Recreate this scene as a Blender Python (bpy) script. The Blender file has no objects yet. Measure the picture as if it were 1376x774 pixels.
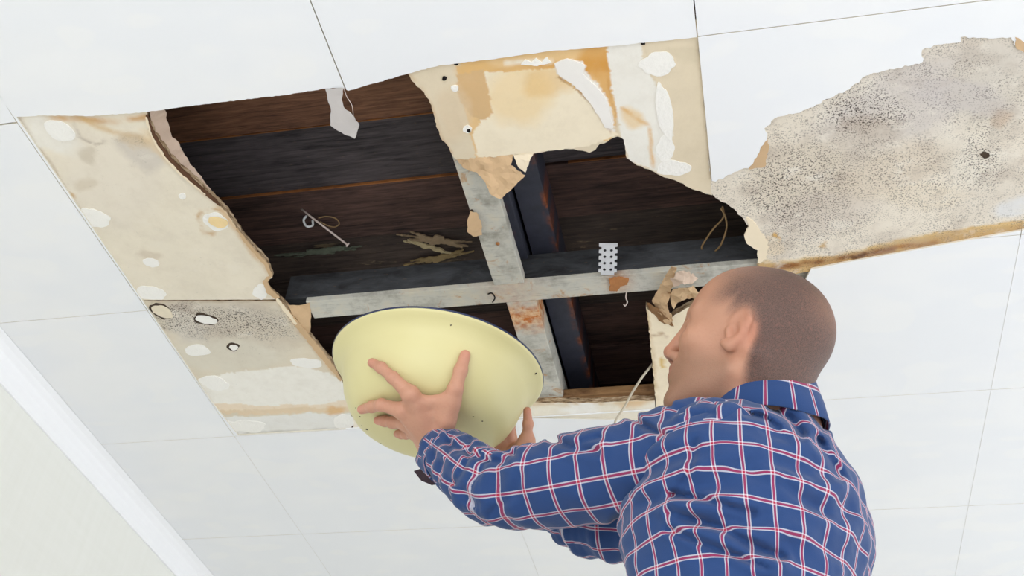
import bpy, bmesh, math, random
import numpy as np
from mathutils import Vector, Matrix
from mathutils.geometry import delaunay_2d_cdt
from mathutils.bvhtree import BVHTree

# ------------------------------------------------------------------ camera
FPX = 1500.0                                   # focal length in pixels of a 1376 x 774 frame
CZ = 0.78                                      # camera height
H = CZ + 1.35                                  # underside of the plasterboard
_A = np.array([412, 1333, 1500.]); _A /= np.linalg.norm(_A)
_B = np.array([-7525, 640, 1500.]); _B -= _A*(_A@_B); _B /= np.linalg.norm(_B)
AX, AY = -_B, _A; AZ = np.cross(AX, AY)        # the room's axes seen from the camera (x right, y down, z forward)
R3 = np.array([AX, AY, AZ])
CAM = np.array([0, 0, CZ])
cd = bpy.data.cameras.new('camera'); cam = bpy.data.objects.new('camera', cd)
bpy.context.collection.objects.link(cam)
M = Matrix([[AX[0], -AX[1], -AX[2], 0], [AY[0], -AY[1], -AY[2], 0], [AZ[0], -AZ[1], -AZ[2], CZ], [0, 0, 0, 1]])
cam.matrix_world = M
cd.sensor_width = 36; cd.lens = 36*FPX/1376; cd.clip_start = 0.02
bpy.context.scene.camera = cam
sc = bpy.context.scene
sc.view_settings.view_transform = 'Standard'; sc.view_settings.look = 'None'
sc.view_settings.gamma = 1; sc.view_settings.use_curve_mapping = False
sc.view_settings.exposure = 0.0
# ------------------------------------------------------------------ light: pale daylight from the open sides and an added soft fill lamp behind the camera
w = bpy.data.worlds.new('world'); sc.world = w; w.use_nodes = True
bg = w.node_tree.nodes['Background']; bg.inputs[0].default_value = (0.95, 0.975, 1.0, 1); bg.inputs[1].default_value = 1.95
def area(name, loc, target, sx, sy, power, col=(1, 1, 1)):
    l = bpy.data.lights.new(name, 'AREA'); l.shape = 'RECTANGLE'; l.size = sx; l.size_y = sy; l.energy = power; l.color = col
    o = bpy.data.objects.new(name, l); bpy.context.collection.objects.link(o)
    o.location = loc; o.rotation_euler = (Vector(target)-Vector(loc)).to_track_quat('-Z', 'Y').to_euler()
area('fill_light', (-0.6, -1.9, 1.05), (-0.3, 1.6, 1.9), 1.8, 1.5, 12, (1, 0.99, 0.97))

# ------------------------------------------------------------------ helpers
def cdir(px, py): return R3 @ np.array([(px-688)/FPX, (py-387)/FPX, 1.])
def P(px, py, zc): return CAM + cdir(px, py)*zc
def PL(px, py, dz=0.0):                        # the point of the plane z = H + dz along that sight line
    d = cdir(px, py); return CAM + d*((H+dz-CZ)/d[2])
def D(v): return R3 @ np.array(v, float)       # camera-frame direction to world
def proj(v):
    q = (np.asarray(v)-CAM) @ R3; return q[..., :2]/q[..., 2:3]*FPX + np.array([688, 387])
def lin(c):
    r = [(x/255)/12.92 if x/255 <= .04045 else ((x/255+.055)/1.055)**2.4 for x in c[:3]]
    return tuple(r)
def lin4(c): return lin(c)+(1.,)
COL = bpy.context.collection
def mesh_obj(name, verts, faces, mats, parent=None, smooth=False, mi=None, attrs=None, uv=None):
    me = bpy.data.meshes.new(name)
    me.from_pydata([tuple(map(float, v)) for v in verts], [], [tuple(map(int, f)) for f in faces])
    for m in (mats if isinstance(mats, (list, tuple)) else [mats]): me.materials.append(m)
    if mi is not None: me.polygons.foreach_set('material_index', np.asarray(mi, np.int32))
    if smooth: me.polygons.foreach_set('use_smooth', np.ones(len(me.polygons), bool))
    if attrs:
        for k, a in attrs.items():
            a = np.asarray(a, np.float32)
            if a.ndim == 2:
                at = me.attributes.new(k, 'FLOAT_COLOR', 'POINT'); at.data.foreach_set('color', np.c_[a, np.ones(len(a))].astype(np.float32).ravel())
            else:
                at = me.attributes.new(k, 'FLOAT', 'POINT'); at.data.foreach_set('value', a)
    if uv is not None:                          # per-vertex uv
        ul = me.uv_layers.new(name='UVMap'); idx = np.zeros(len(me.loops), np.int32); me.loops.foreach_get('vertex_index', idx)
        ul.data.foreach_set('uv', np.asarray(uv, np.float32)[idx].ravel())
    me.update()
    o = bpy.data.objects.new(name, me); COL.objects.link(o)
    if parent: o.parent = parent; o.matrix_parent_inverse = parent.matrix_world.inverted()
    return o
def tag(o, label=None, cat=None, group=None, kind=None):
    if label: o['label'] = label
    if cat: o['category'] = cat
    if group: o['group'] = group
    if kind: o['kind'] = kind
    return o
def empty(name, loc, label, cat, group=None):
    o = bpy.data.objects.new(name, None); COL.objects.link(o); o.location = tuple(map(float, loc)); o.empty_display_size = .05
    o.matrix_world = Matrix.Translation(o.location)
    return tag(o, label, cat, group)

# numpy value noise
def _h(ix, iy, s):
    n = (ix*374761393 + iy*668265263 + s*974634777) & 0xffffffff
    n = ((n ^ (n >> 13))*1274126177) & 0xffffffff
    return ((n ^ (n >> 16)) & 0xffff)/65535.
def vnoise(x, y, s=0):
    x = np.asarray(x, float); y = np.asarray(y, float)
    ix = np.floor(x).astype(np.int64); iy = np.floor(y).astype(np.int64); fx = x-ix; fy = y-iy
    fx = fx*fx*(3-2*fx); fy = fy*fy*(3-2*fy)
    return (_h(ix, iy, s)*(1-fx)+_h(ix+1, iy, s)*fx)*(1-fy)+(_h(ix, iy+1, s)*(1-fx)+_h(ix+1, iy+1, s)*fx)*fy
def fbm(x, y, s=0, o=4):
    r = 0; a = .5; t = 0
    for i in range(o): r = r+a*vnoise(x*2**i, y*2**i, s+i*17); t += a; a *= .5
    return r/t
def inside(poly, pts):
    pts = np.asarray(pts); poly = np.asarray(poly, float); r = np.zeros(len(pts), bool); n = len(poly)
    for i in range(n):
        a = poly[i]; b = poly[(i+1) % n]
        c = (a[1] > pts[:, 1]) != (b[1] > pts[:, 1])
        if a[1] != b[1]:
            r ^= c & (pts[:, 0] < (b[0]-a[0])*(pts[:, 1]-a[1])/(b[1]-a[1])+a[0])
    return r
def rough(poly, seg, amp, seed=1, keep=()):    # break long edges up into a torn outline (world units)
    rnd = random.Random(seed); out = []; n = len(poly)
    for i in range(n):
        a = np.array(poly[i][:2]); b = np.array(poly[(i+1) % n][:2]); out.append(a)
        L = np.linalg.norm(b-a); k = int(L/seg)
        if i in keep: continue
        nn = np.array([-(b-a)[1], (b-a)[0]])/max(L, 1e-9)
        for j in range(1, k+1):
            t = j/(k+1); out.append(a+(b-a)*t+nn*rnd.uniform(-amp, amp))
    return np.array(out)
def tri(polys, region, step, bounds):
    """triangulated patch of the plane: constraint outlines, a region test and inner points every `step`"""
    V = []; E = []
    for pl in polys:
        s = len(V); V += [tuple(p[:2]) for p in pl]; E += [(s+i, s+(i+1) % len(pl)) for i in range(len(pl))]
    if step:
        x0, y0, x1, y1 = bounds
        gx, gy = np.meshgrid(np.arange(x0+step/2, x1, step), np.arange(y0+step/2, y1, step))
        g = np.c_[gx.ravel(), gy.ravel()]; g += (np.random.RandomState(3).rand(*g.shape)-.5)*step*.5
        g = g[region(g)]; V += [tuple(p) for p in g]
    r = delaunay_2d_cdt([Vector(v) for v in V], E, [], 0, 1e-6, False)
    vv = np.array([tuple(v) for v in r[0]]); ff = np.array([f for f in r[2]])
    c = vv[ff].mean(1); ff = ff[region(c)]
    a = vv[ff]; cr = (a[:, 1, 0]-a[:, 0, 0])*(a[:, 2, 1]-a[:, 0, 1])-(a[:, 1, 1]-a[:, 0, 1])*(a[:, 2, 0]-a[:, 0, 0])
    ff = np.where((cr < 0)[:, None], ff[:, ::-1], ff); ff = ff[np.abs(cr) > 1e-12]
    used = np.unique(ff); m = -np.ones(len(vv), int); m[used] = np.arange(len(used))
    return vv[used], m[ff]
def thicken(v2, f, z0, z1, bump=None):
    """closed slab: underside at z0 facing down, top at z1"""
    n = len(v2); zb = np.full(n, z0) if bump is None else z0+bump
    V = np.r_[np.c_[v2, zb], np.c_[v2, np.full(n, z1)]]
    ed = {}
    for t in f:
        for a, b in ((t[0], t[1]), (t[1], t[2]), (t[2], t[0])): ed[(a, b)] = 1
    side = [(a, b, b+n, a+n) for (a, b) in ed if (b, a) not in ed]
    F = [tuple(t[::-1]) for t in f]+[tuple(t+n) for t in f]+[(b_, a_, d_, c_)[::-1] for (a_, b_, c_, d_) in side]
    mi = [0]*len(f)+[1]*(len(f)+len(side))
    return V, F, mi
def slab(name, outline, z0, z1, mats, step=None, parent=None, holes=(), bump=None, colf=None, hard=True):
    ol = np.asarray(outline)[:, :2]; b = (ol[:, 0].min(), ol[:, 1].min(), ol[:, 0].max(), ol[:, 1].max())
    def reg(p):
        r = inside(ol, p)
        for h in holes: r &= ~inside(h, p)
        return r
    v, f = tri([ol]+[np.asarray(h)[:, :2] for h in holes], reg, step, b)
    V, F, mi = thicken(v, f, z0, z1, bump(v) if bump else None)
    at = None
    if colf: at = colf(V)
    return mesh_obj(name, V, F, mats, parent, mi=mi, attrs=at)
def box_bm(bm, lo, hi, bev=0):
    r = bmesh.ops.create_cube(bm, size=1)
    lo = Vector(lo); hi = Vector(hi)
    for v in r['verts']: v.co = Vector((lo[i]+(hi[i]-lo[i])*(v.co[i]+.5) for i in range(3)))
    if bev:
        es = list({e for v in r['verts'] for e in v.link_edges}); bmesh.ops.bevel(bm, geom=es, offset=bev, segments=2, affect='EDGES', profile=.5)
def bm_obj(name, bm, mats, parent=None, smooth=False):
    bmesh.ops.recalc_face_normals(bm, faces=bm.faces[:])
    me = bpy.data.meshes.new(name); bm.to_mesh(me); bm.free()
    for m in (mats if isinstance(mats, (list, tuple)) else [mats]): me.materials.append(m)
    if smooth: me.polygons.foreach_set('use_smooth', np.ones(len(me.polygons), bool))
    o = bpy.data.objects.new(name, me); COL.objects.link(o)
    if parent: o.parent = parent; o.matrix_parent_inverse = parent.matrix_world.inverted()
    return o
def tube(name, pts, rad, mat, parent=None, n=8):
    pts = [Vector(p) for p in pts]; rad = rad if hasattr(rad, '__len__') else [rad]*len(pts)
    bm = bmesh.new(); rings = []; up = None
    for i, p in enumerate(pts):
        t = (pts[min(i+1, len(pts)-1)]-pts[max(i-1, 0)]).normalized()
        if up is None: up = t.orthogonal().normalized()
        up = (up-t*up.dot(t)).normalized(); s = t.cross(up)
        rings.append([bm.verts.new(p+(up*math.cos(a)+s*math.sin(a))*rad[i]) for a in [2*math.pi*k/n for k in range(n)]])
    for a, b in zip(rings, rings[1:]):
        for k in range(n): bm.faces.new((a[k], a[(k+1) % n], b[(k+1) % n], b[k]))
    bm.faces.new(rings[0]); bm.faces.new(rings[-1])
    return bm_obj(name, bm, mat, parent, True)
def spline(pts, k=6):                           # Catmull-Rom
    pts = [np.array(p, float) for p in pts]; q = [2*pts[0]-pts[1]]+pts+[2*pts[-1]-pts[-2]]; out = []
    for i in range(1, len(q)-2):
        for j in range(k):
            t = j/k; a, b, c, d = q[i-1:i+3]
            out.append(.5*((2*b)+(c-a)*t+(2*a-5*b+4*c-d)*t*t+(-a+3*b-3*c+d)*t**3))
    return out+[pts[-1]]

# ------------------------------------------------------------------ materials
class N:
    def __init__(s, name, rough=.8, spec=.3):
        s.m = bpy.data.materials.new(name); s.m.use_nodes = True; s.t = s.m.node_tree; s.b = s.t.nodes['Principled BSDF']
        s.b.inputs['Roughness'].default_value = rough; s.b.inputs['Specular IOR Level'].default_value = spec
    def n(s, k, **kw):
        x = s.t.nodes.new(k)
        for a, v in kw.items(): setattr(x, a, v)
        return x
    def put(s, sock, v):
        if v is None: return
        if hasattr(v, 'is_output'): s.t.links.new(v, sock)
        else: sock.default_value = v
    def math(s, op, a, b=None, c=None, clamp=False):
        x = s.n('ShaderNodeMath', operation=op, use_clamp=clamp); s.put(x.inputs[0], a); s.put(x.inputs[1], b); s.put(x.inputs[2], c); return x.outputs[0]
    def mix(s, f, a, b, mode='MIX'):
        x = s.n('ShaderNodeMix', data_type='RGBA', blend_type=mode); s.put(x.inputs[0], f); s.put(x.inputs[6], a); s.put(x.inputs[7], b); return x.outputs[2]
    def obj(s, scale=(1, 1, 1)):
        c = s.n('ShaderNodeNewGeometry').outputs['Position']; mp = s.n('ShaderNodeMapping'); s.t.links.new(c, mp.inputs[0]); mp.inputs['Scale'].default_value = scale; return mp.outputs[0]
    def noise(s, scale, vec=None, det=4, rough=.6, dist=0):
        x = s.n('ShaderNodeTexNoise'); x.inputs['Scale'].default_value = scale; x.inputs['Detail'].default_value = det; x.inputs['Roughness'].default_value = rough; x.inputs['Distortion'].default_value = dist
        s.t.links.new(vec if vec is not None else s.obj(), x.inputs['Vector']); return x.outputs[0]
    def ramp(s, f, stops):
        x = s.n('ShaderNodeValToRGB'); e = x.color_ramp.elements
        while len(e) < len(stops): e.new(.5)
        for q, (p, c) in zip(e, stops): q.position = p; q.color = c if len(c) == 4 else tuple(c)+(1,)
        s.put(x.inputs[0], f); return x.outputs[0]
    def step(s, f, a, b):
        x = s.n('ShaderNodeMapRange'); x.interpolation_type = 'SMOOTHSTEP'; s.put(x.inputs[0], f); x.inputs[1].default_value = a; x.inputs[2].default_value = b; return x.outputs[0]
    def col(s, c): s.put(s.b.inputs['Base Color'], c); return s
    def bump(s, h, dist=.001, st=1.):
        x = s.n('ShaderNodeBump'); s.put(x.inputs['Height'], h); x.inputs['Distance'].default_value = dist; x.inputs['Strength'].default_value = st; s.t.links.new(x.outputs[0], s.b.inputs['Normal'])
    def attr(s, name, out='Color'): return s.n('ShaderNodeAttribute', attribute_name=name).outputs[out]
def plain(name, c, rough=.8, var=.12, scale=60, spec=.3, metal=0, bump=.0004):
    m = N(name, rough, spec); n = m.noise(scale); c = lin(c)
    m.col(m.mix(n, tuple(x*(1-var) for x in c)+(1,), tuple(min(1, x*(1+var)) for x in c)+(1,)))
    m.b.inputs['Metallic'].default_value = metal
    if bump: m.bump(m.noise(scale*3), bump)
    return m.m

# white ceiling tiles with a faint pressed grain
m = N('white_ceiling', .55, .35)
g = m.noise(9, m.obj((.6, 14, 1)), 4, .5, .2); p = m.noise(4, m.obj((1, 1.6, 1)), 2); p2 = m.noise(11, m.obj((1, 1.8, 1)), 0)
c = m.mix(m.step(p, .4, .7), lin4((240, 241, 243)), lin4((244, 244, 244)))
c = m.mix(m.math('MULTIPLY', m.step(p2, .60, .70), .35), c, lin4((247, 246, 243)))
c = m.mix(m.attr('stain', 'Fac'), c, lin4((222, 216, 200)))
m.col(c); m.bump(m.math('ADD', g, m.math('MULTIPLY', m.noise(70), .35)), .0004, .35); M_WHITE = m.m
M_TILE_EDGE = plain('tile_edge', (228, 222, 208), .8)
M_COVE = plain('white_cove', (248, 248, 250), .5, .02)
m = N('linen_wallpaper', .85, .2)
a = m.noise(60, m.obj((1, 1, .04)), 3); b_ = m.noise(60, m.obj((.04, .04, 1)), 3)
m.col(m.mix(m.math('ADD', m.math('MULTIPLY', a, .5), m.math('MULTIPLY', b_, .5)), lin4((232, 232, 224)), lin4((243, 243, 238)))); M_WALL = m.m
m = N('pale_floor', .6, .3)
m.col(m.mix(m.noise(3, m.obj((1, 12, 1)), 5), lin4((206, 206, 206)), lin4((226, 226, 226)))); M_FLOOR = m.m
# plasterboard faces: the stain map is painted on the vertices, mould specks and grain come from noise
m = N('stained_plasterboard', .9, .15)
base = m.attr('Col'); mold = m.attr('mold', 'Fac')
sp = m.noise(420, None, 2, .5); sp2 = m.noise(150, None, 3, .7); big = m.noise(28, None, 4, .65)
k = m.math('MULTIPLY', m.step(sp, .53, .62), m.step(m.math('ADD', m.math('MULTIPLY', big, .8), m.math('MULTIPLY', mold, .55)), .60, .84))
k = m.math('MAXIMUM', k, m.math('MULTIPLY', m.step(sp2, .62, .72), m.step(big, .5, .62)))
k = m.math('MULTIPLY', k, mold, clamp=True)
gn = m.noise(35, None, 5, .7)
c = m.mix(m.math('MULTIPLY', m.step(gn, .4, .75), .10), base, lin4((178, 160, 132)), 'MIX')
cl = m.noise(13, None, 6, .68); cl2 = m.noise(17, m.obj((1, 1.3, 1)), 5, .7)
c = m.mix(m.math('MULTIPLY', m.math('MULTIPLY', m.step(cl, .48, .66), mold, clamp=True), .55), c, lin4((176, 160, 146)))
c = m.mix(m.math('MULTIPLY', m.math('MULTIPLY', m.step(cl2, .52, .68), mold, clamp=True), .75), c, lin4((238, 231, 218)))
c = m.mix(m.math('MULTIPLY', k, .9), c, lin4((66, 56, 50)))
m.col(c); m.bump(m.math('ADD', m.noise(90, None, 5), m.math('MULTIPLY', k, .6)), .0012, .5); M_BOARD = m.m
m = N('torn_board_edge', .95, .1)
m.col(m.ramp(m.noise(55, m.obj((1, 1, 5)), 4), [(.3, lin((70, 48, 32))), (.5, lin((176, 150, 118))), (.75, lin((225, 208, 180)))])); m.bump(m.noise(120), .002); M_EDGE = m.m
M_PAPER = plain('kraft_paper', (208, 176, 138), .85, .14, 25, .2)
M_PINKPAPER = plain('backing_paper', (214, 190, 170), .85, .1, 25, .2)
M_FILLER = plain('white_filler', (246, 243, 236), .8, .03, 60, .2, 0, .0015)
M_CREAM = plain('cream_paper', (244, 228, 200), .8, .05, 20, .2)
M_RING = plain('mould_ring', (70, 56, 44), .9, .3, 120)
M_RUST = plain('rust', (176, 120, 74), .9, .35, 90)
# old dark roof boards
def wood(name, dark, light, flake=0.0, pale=(150, 132, 100)):
    m = N(name, .75, .3)
    n1 = m.noise(9, m.obj((1.1, 16, 4)), 6, .7, .8); n2 = m.noise(5, m.obj((1, 2.4, 1)), 4); n3 = m.noise(220, m.obj((.35, 1, 1)), 2)
    f = m.math('ADD', m.math('MULTIPLY', n1, .6), m.math('MULTIPLY', n2, .4))
    c = m.ramp(f, [(.36, lin(dark)), (.66, lin(light))])
    c = m.mix(m.math('MULTIPLY', m.step(n3, .64, .74), .25), c, lin4((120, 96, 70)))
    if flake:
        fl = m.math('MULTIPLY', m.step(m.noise(14, m.obj((.45, 2.6, 1)), 6, .72), .60, .66), m.step(m.noise(4), .5-flake*.12, .62))
        c = m.mix(m.math('MULTIPLY', fl, .8), c, lin4(pale))
    m.col(c); m.bump(f, .003, .8); return m.m
M_DK = wood('dark_roof_board', (36, 27, 25), (104, 78, 70))
M_DKBLUE = wood('dark_grey_roof_board', (36, 33, 35), (94, 86, 88))  # board with a dark grey grain
M_BROWN = wood('brown_roof_board', (66, 42, 32), (150, 106, 78))
M_FLAKE = wood('flaking_roof_board', (30, 24, 23), (86, 72, 64), 1.6)
M_BATTENSIDE = wood('dark_batten_side', (38, 38, 40), (84, 86, 90))
m = N('weathered_batten', .8, .25)
n1 = m.noise(14, m.obj((1, 1, 1)), 5, .7); n2 = m.noise(22, m.obj((1, 1, 1)), 5, .65, 1.0); n3 = m.noise(90, m.obj((.3, 3, 1)), 3)
c = m.ramp(n1, [(.3, lin((150, 146, 134))), (.5, lin((200, 198, 188))), (.7, lin((214, 205, 184)))])
c = m.mix(m.math('MULTIPLY', m.step(n2, .58, .68), .7), c, lin4((186, 140, 92)))
c = m.mix(m.math('MULTIPLY', m.step(n3, .56, .7), .3), c, lin4((120, 118, 112)))
c = m.mix(m.attr('rust', 'Fac'), c, m.ramp(m.noise(70), [(.4, lin((196, 112, 48))), (.6, lin((226, 190, 150)))]))
m.col(c); m.bump(n3, .001); M_BATTEN = m.m
m = N('painted_steel', .55, .4)
n1 = m.noise(40, None, 5)
c = m.mix(n1, lin4((44, 46, 56)), lin4((72, 74, 88)))
c = m.mix(m.attr('rust', 'Fac'), c, m.ramp(m.noise(110), [(.4, lin((112, 60, 32))), (.6, lin((160, 86, 46)))]))
m.col(c); m.bump(n1, .0008); M_STEEL = m.m
m = N('zinc_plate', .4, .5); m.b.inputs['Metallic'].default_value = .3; m.col(m.mix(m.noise(60), lin4((205, 208, 212)), lin4((236, 236, 236)))); M_ZINC = m.m
M_WIRE = plain('old_wire', (150, 122, 84), .6); M_NAIL = plain('nail_steel', (206, 190, 182), .45, .1, 60, .5)
M_TAPE = N('cloudy_plastic', .45, .4); M_TAPE.col(lin4((214, 208, 204))); M_TAPE.b.inputs['Alpha'].default_value = .72; M_TAPE = M_TAPE.m
M_BLACK = plain('black_hole', (22, 16, 14), .9)
# enamel
m = N('cream_enamel', .38, .4)
m.col(m.mix(m.noise(6), lin4((216, 207, 150)), lin4((220, 211, 158)))); M_ENAMEL = m.m
M_BLUERIM = plain('dark_blue_enamel', (38, 48, 82), .3, .1, 60, .5, 0, 0)
M_CHIP = plain('enamel_chip', (52, 46, 40), .7, .3, 300)
# ------------------------------------------------------------------ the room
XS = [-1.50, -1.127, -.564, -.022, .477, 1.03, 1.59, 2.15]
YS = [-1.29, -.83, -.37, .09, .54, 1.0, 1.485, 1.93, 2.38, 2.84, 3.30, 3.76]
def pxs(pts, dz=0.): return np.array([PL(x, y, dz)[:2] for x, y in pts])
WP = [(22,157),(60,155),(120,156),(165,153),(200,150),(222,147),(300,137),(380,128),(437,119),(462,118),(468,122),(510,110),(548,99),(590,88),
      (640,82),(680,77),(735,69),(810,63),(870,57),(937,50),(955,243),(962,244),(1000,226),(1006,226),(1018,208),(1031,184),(1027,173),(1045,157),(1070,152),(1093,144),
      (1110,133),(1141,120),(1150,112),(1163,102),(1185,96),(1207,91),(1225,88),(1240,83),(1239,67),(1260,60),(1291,56),(1291,50),(1330,52),(1359,50),(1362,60),(1376,70),(1480,60),
      (1490,292),(1376,309),(1250,332),(1130,354),(1090,362),(1070,400),(1045,560),(940,563),(880,565),(720,562),(600,570),(460,577),(320,585),(285,541)]
wp = pxs(WP, -.004)
TORN = set(range(20, 45))
wpr = []
rn = random.Random(5)
for i in range(len(wp)):
    a, b = wp[i], wp[(i+1) % len(wp)]; wpr.append(a)
    L = np.linalg.norm(b-a); amp = .0022 if i in TORN else (.0007 if i < 20 else 0)
    if amp and L > .008:
        k = int(L/.006); nn = np.array([-(b-a)[1], (b-a)[0]])/L
        for j in range(1, k+1): wpr.append(a+(b-a)*j/(k+1)+nn*rn.uniform(-amp, amp))
wpr = np.array(wpr)
V_ = []; F_ = []; MI = []
for i in range(len(XS)-1):
    for j in range(len(YS)-1):
        near = YS[j+1] <= 1.01
        gx = .0009 if near else .0006
        x0, x1, y0, y1 = XS[i]+gx, XS[i+1]-gx, YS[j]+(.0022 if i == 0 and abs(YS[j]-1) < .01 else gx), YS[j+1]-gx
        if i in (1, 2) and abs(YS[j]-.54) < .01: y1 = YS[j+2]-gx
        if i in (1, 2) and abs(YS[j]-1.) < .01: continue
        rect = np.array([(x0, y0), (x1, y0), (x1, y1), (x0, y1)])
        bb = (wp[:, 0].min() < x1 and wp[:, 0].max() > x0 and wp[:, 1].min() < y1 and wp[:, 1].max() > y0)
        if bb:
            reg = lambda p: (p[:, 0] > x0) & (p[:, 0] < x1) & (p[:, 1] > y0) & (p[:, 1] < y1) & ~inside(wpr, p)
            v, f = tri([rect, wpr], reg, None, None)
            if not len(f): continue
        else: v, f = tri([rect], lambda p: np.ones(len(p), bool), .02 if (x0 < -.9 and x1 < -.5 and .5 < y0 < 1) else None, (x0, y0, x1, y1))
        Va, Fa, mi = thicken(v, f, H-.004, H-.0002)
        o = sum(len(a) for a in V_); V_.append(Va); F_ += [tuple(q+o for q in t) for t in Fa]; MI += mi
Va = np.concatenate(V_); pp = proj(Va)
e = np.exp(-(((pp[:, 0]-188)/26)**2+((pp[:, 1]-110-(pp[:, 0]-188)*.25)/9)**2)**1.5)
# behind the joints away from the hole a filled groove, not an open gap
V_ = [Va]; n0 = len(Va)
def strip_box(x0, y0, x1, y1, z0, z1):
    global n0
    v = [(x, y, z) for z in (z0, z1) for x, y in ((x0, y0), (x1, y0), (x1, y1), (x0, y1))]; V_.append(np.array(v))
    for f in ((3, 2, 1, 0), (4, 5, 6, 7), (0, 1, 5, 4), (1, 2, 6, 5), (2, 3, 7, 6), (3, 0, 4, 7)): F_.append(tuple(n0+q for q in f)); MI.append(0)
    n0 += 8
for j in range(7, len(YS)-1): strip_box(-1.499, YS[j]-.0005, 2.15, YS[j]+.0005, H-.0034, H-.0005)
for i in range(1, len(XS)-1): strip_box(XS[i]-.0005, 1.94 if i < 4 else 1.50, XS[i]+.0005, 3.76, H-.0034, H-.0005)
for y in YS[1:7]: strip_box(-1.499, y-.0005 if y != 1. else y+.005, -1.1285, y+.0005 if y != 1. else y+.0051, H-.0030, H-.0005)
Va = np.concatenate(V_); pp = proj(Va)
e = np.exp(-(((pp[:, 0]-188)/26)**2+((pp[:, 1]-110-(pp[:, 0]-188)*.25)/9)**2)**1.5)
# closure of the roof void round the edges of the room
o = mesh_obj('ceiling', Va, F_, [M_WHITE, M_TILE_EDGE], mi=MI, attrs={'stain': e*.8}); tag(o, kind='structure')
bm = bmesh.new(); box_bm(bm, (-1.62, -1.4, 0), (-1.50, 3.85, H-.0045)); tag(bm_obj('wall_left', bm, M_WALL), kind='structure')
bm = bmesh.new(); box_bm(bm, (-1.62, -1.4, -.05), (2.15, 3.85, 0)); tag(bm_obj('floor', bm, M_FLOOR), kind='structure')
bm = bmesh.new(); box_bm(bm, (-1.5, 3.76, 0), (2.15, 3.85, H-.0045)); tag(bm_obj('wall_far', bm, M_WALL), kind='structure')
# cove between wall and ceiling: moulded profile swept along the wall
prof = [(0, -.064), (.004, -.064), (.006, -.058), (.009, -.05), (.0125, -.036), (.020, -.021), (.031, -.011), (.040, -.007), (.043, -.0055), (.043, -.0047), (0, -.0047)]
V = []; F = []
for y in (-1.29, 3.76): V += [(-1.4998+a, y, H+b) for a, b in prof]
n = len(prof)
for i in range(n): F.append((i, (i+1) % n, n+(i+1) % n, n+i))
F += [tuple(range(n))[::-1], tuple(range(n, 2*n))]
tag(mesh_obj('trim_1', V, F, M_COVE), kind='structure')

# roof boards overhead, one plank each
ZD = H+.17
M_LITEDGE = wood('lit_edge_wood', (96, 58, 32), (186, 120, 66))  # bright orange: light on the protruding board edge, put into the colour
def seam(px, py): return PL(px, py, .17)[1]
ys = [seam(400, 173)-.30, seam(400, 173)-.15, seam(400, 173), seam(470, 250), seam(500, 318), 0, 0, 0, 0]
d_ = ys[4]-ys[3]
ys[5] = seam(500, 372)
for i in range(6, 9): ys[i] = ys[5]+(i-5)*.145
bl = [('brown_board', M_DK, 'dark roof board hidden above the ceiling edge nearest the camera'),
      ('roof_board', M_BROWN, 'reddish-brown roof board, topmost one seen through the hole'),
      ('roof_board', M_DKBLUE, 'dark grey roof board just below the reddish-brown one'),
      ('roof_board', M_DK, 'dark brown roof board behind the long loose nail'),
      ('roof_board', M_FLAKE, 'black roof board with pale flaking patches above the crosswise batten'),
      ('roof_board', M_FLAKE, 'black flaking roof board just behind the crosswise batten'),
      ('roof_board', M_DK, 'dark roof board beyond the crosswise batten above the basin rim'),
      ('roof_board', M_DK, 'dark roof board at the far end of the hole above the cable')]
for i, (nm, mt, lb) in enumerate(bl):
    if i == 0: continue
    bm = bmesh.new(); z = ZD+(.0 if i % 2 else .004)
    box_bm(bm, (-1.6, ys[i]+.0012, z), (1.2, ys[i+1]-.0012, z+.022), .0015)
    o = bm_obj('roof_board', bm, mt); DECK = o if i == 3 else (DECK if i > 3 else None); tag(o, lb, 'roof board', 'old boards under the roof')
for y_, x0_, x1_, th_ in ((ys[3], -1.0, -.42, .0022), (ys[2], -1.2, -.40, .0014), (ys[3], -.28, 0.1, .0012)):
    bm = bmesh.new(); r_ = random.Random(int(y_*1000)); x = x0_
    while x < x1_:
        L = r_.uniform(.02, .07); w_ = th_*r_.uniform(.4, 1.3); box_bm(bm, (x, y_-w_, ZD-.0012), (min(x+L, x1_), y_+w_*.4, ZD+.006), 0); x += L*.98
    bm_obj('lit_edge_strip', bm, M_LITEDGE, DECK)
# unseen decking and edge boxes, added to keep light out of the void
bm = bmesh.new(); box_bm(bm, (-1.62, -1.4, ZD+.026), (2.2, 3.85, ZD+.04)); 
for a, b in (((-1.62, -1.4, H), (2.2, -1.29, ZD+.026)), ((-1.62, 3.76, H), (2.2, 3.85, ZD+.026)), ((-1.62, -1.29, H), (-1.5, 3.76, ZD+.026)), ((2.1, -1.29, H), (2.2, 3.76, ZD+.026))): box_bm(bm, a, b)
tag(bm_obj('void_cover', bm, M_DK), kind='structure')
# strips at the board seams carry a lit edge in their colour
def patch(name, pts, z0, z1, mat, parent, seg=.006, amp=.001, seed=1, plane=None, smooth=False):
    """small flat piece with a torn outline traced on the plane z0 (offset from H)"""
    ol = rough(pxs(pts, plane if plane is not None else z0), seg, amp, seed)
    return slab(name, ol, H+z0, H+z1, [mat, mat], None, parent)

def xline(pts, dz): return [PL(x, y, dz)[0] for x, y in pts]
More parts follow.
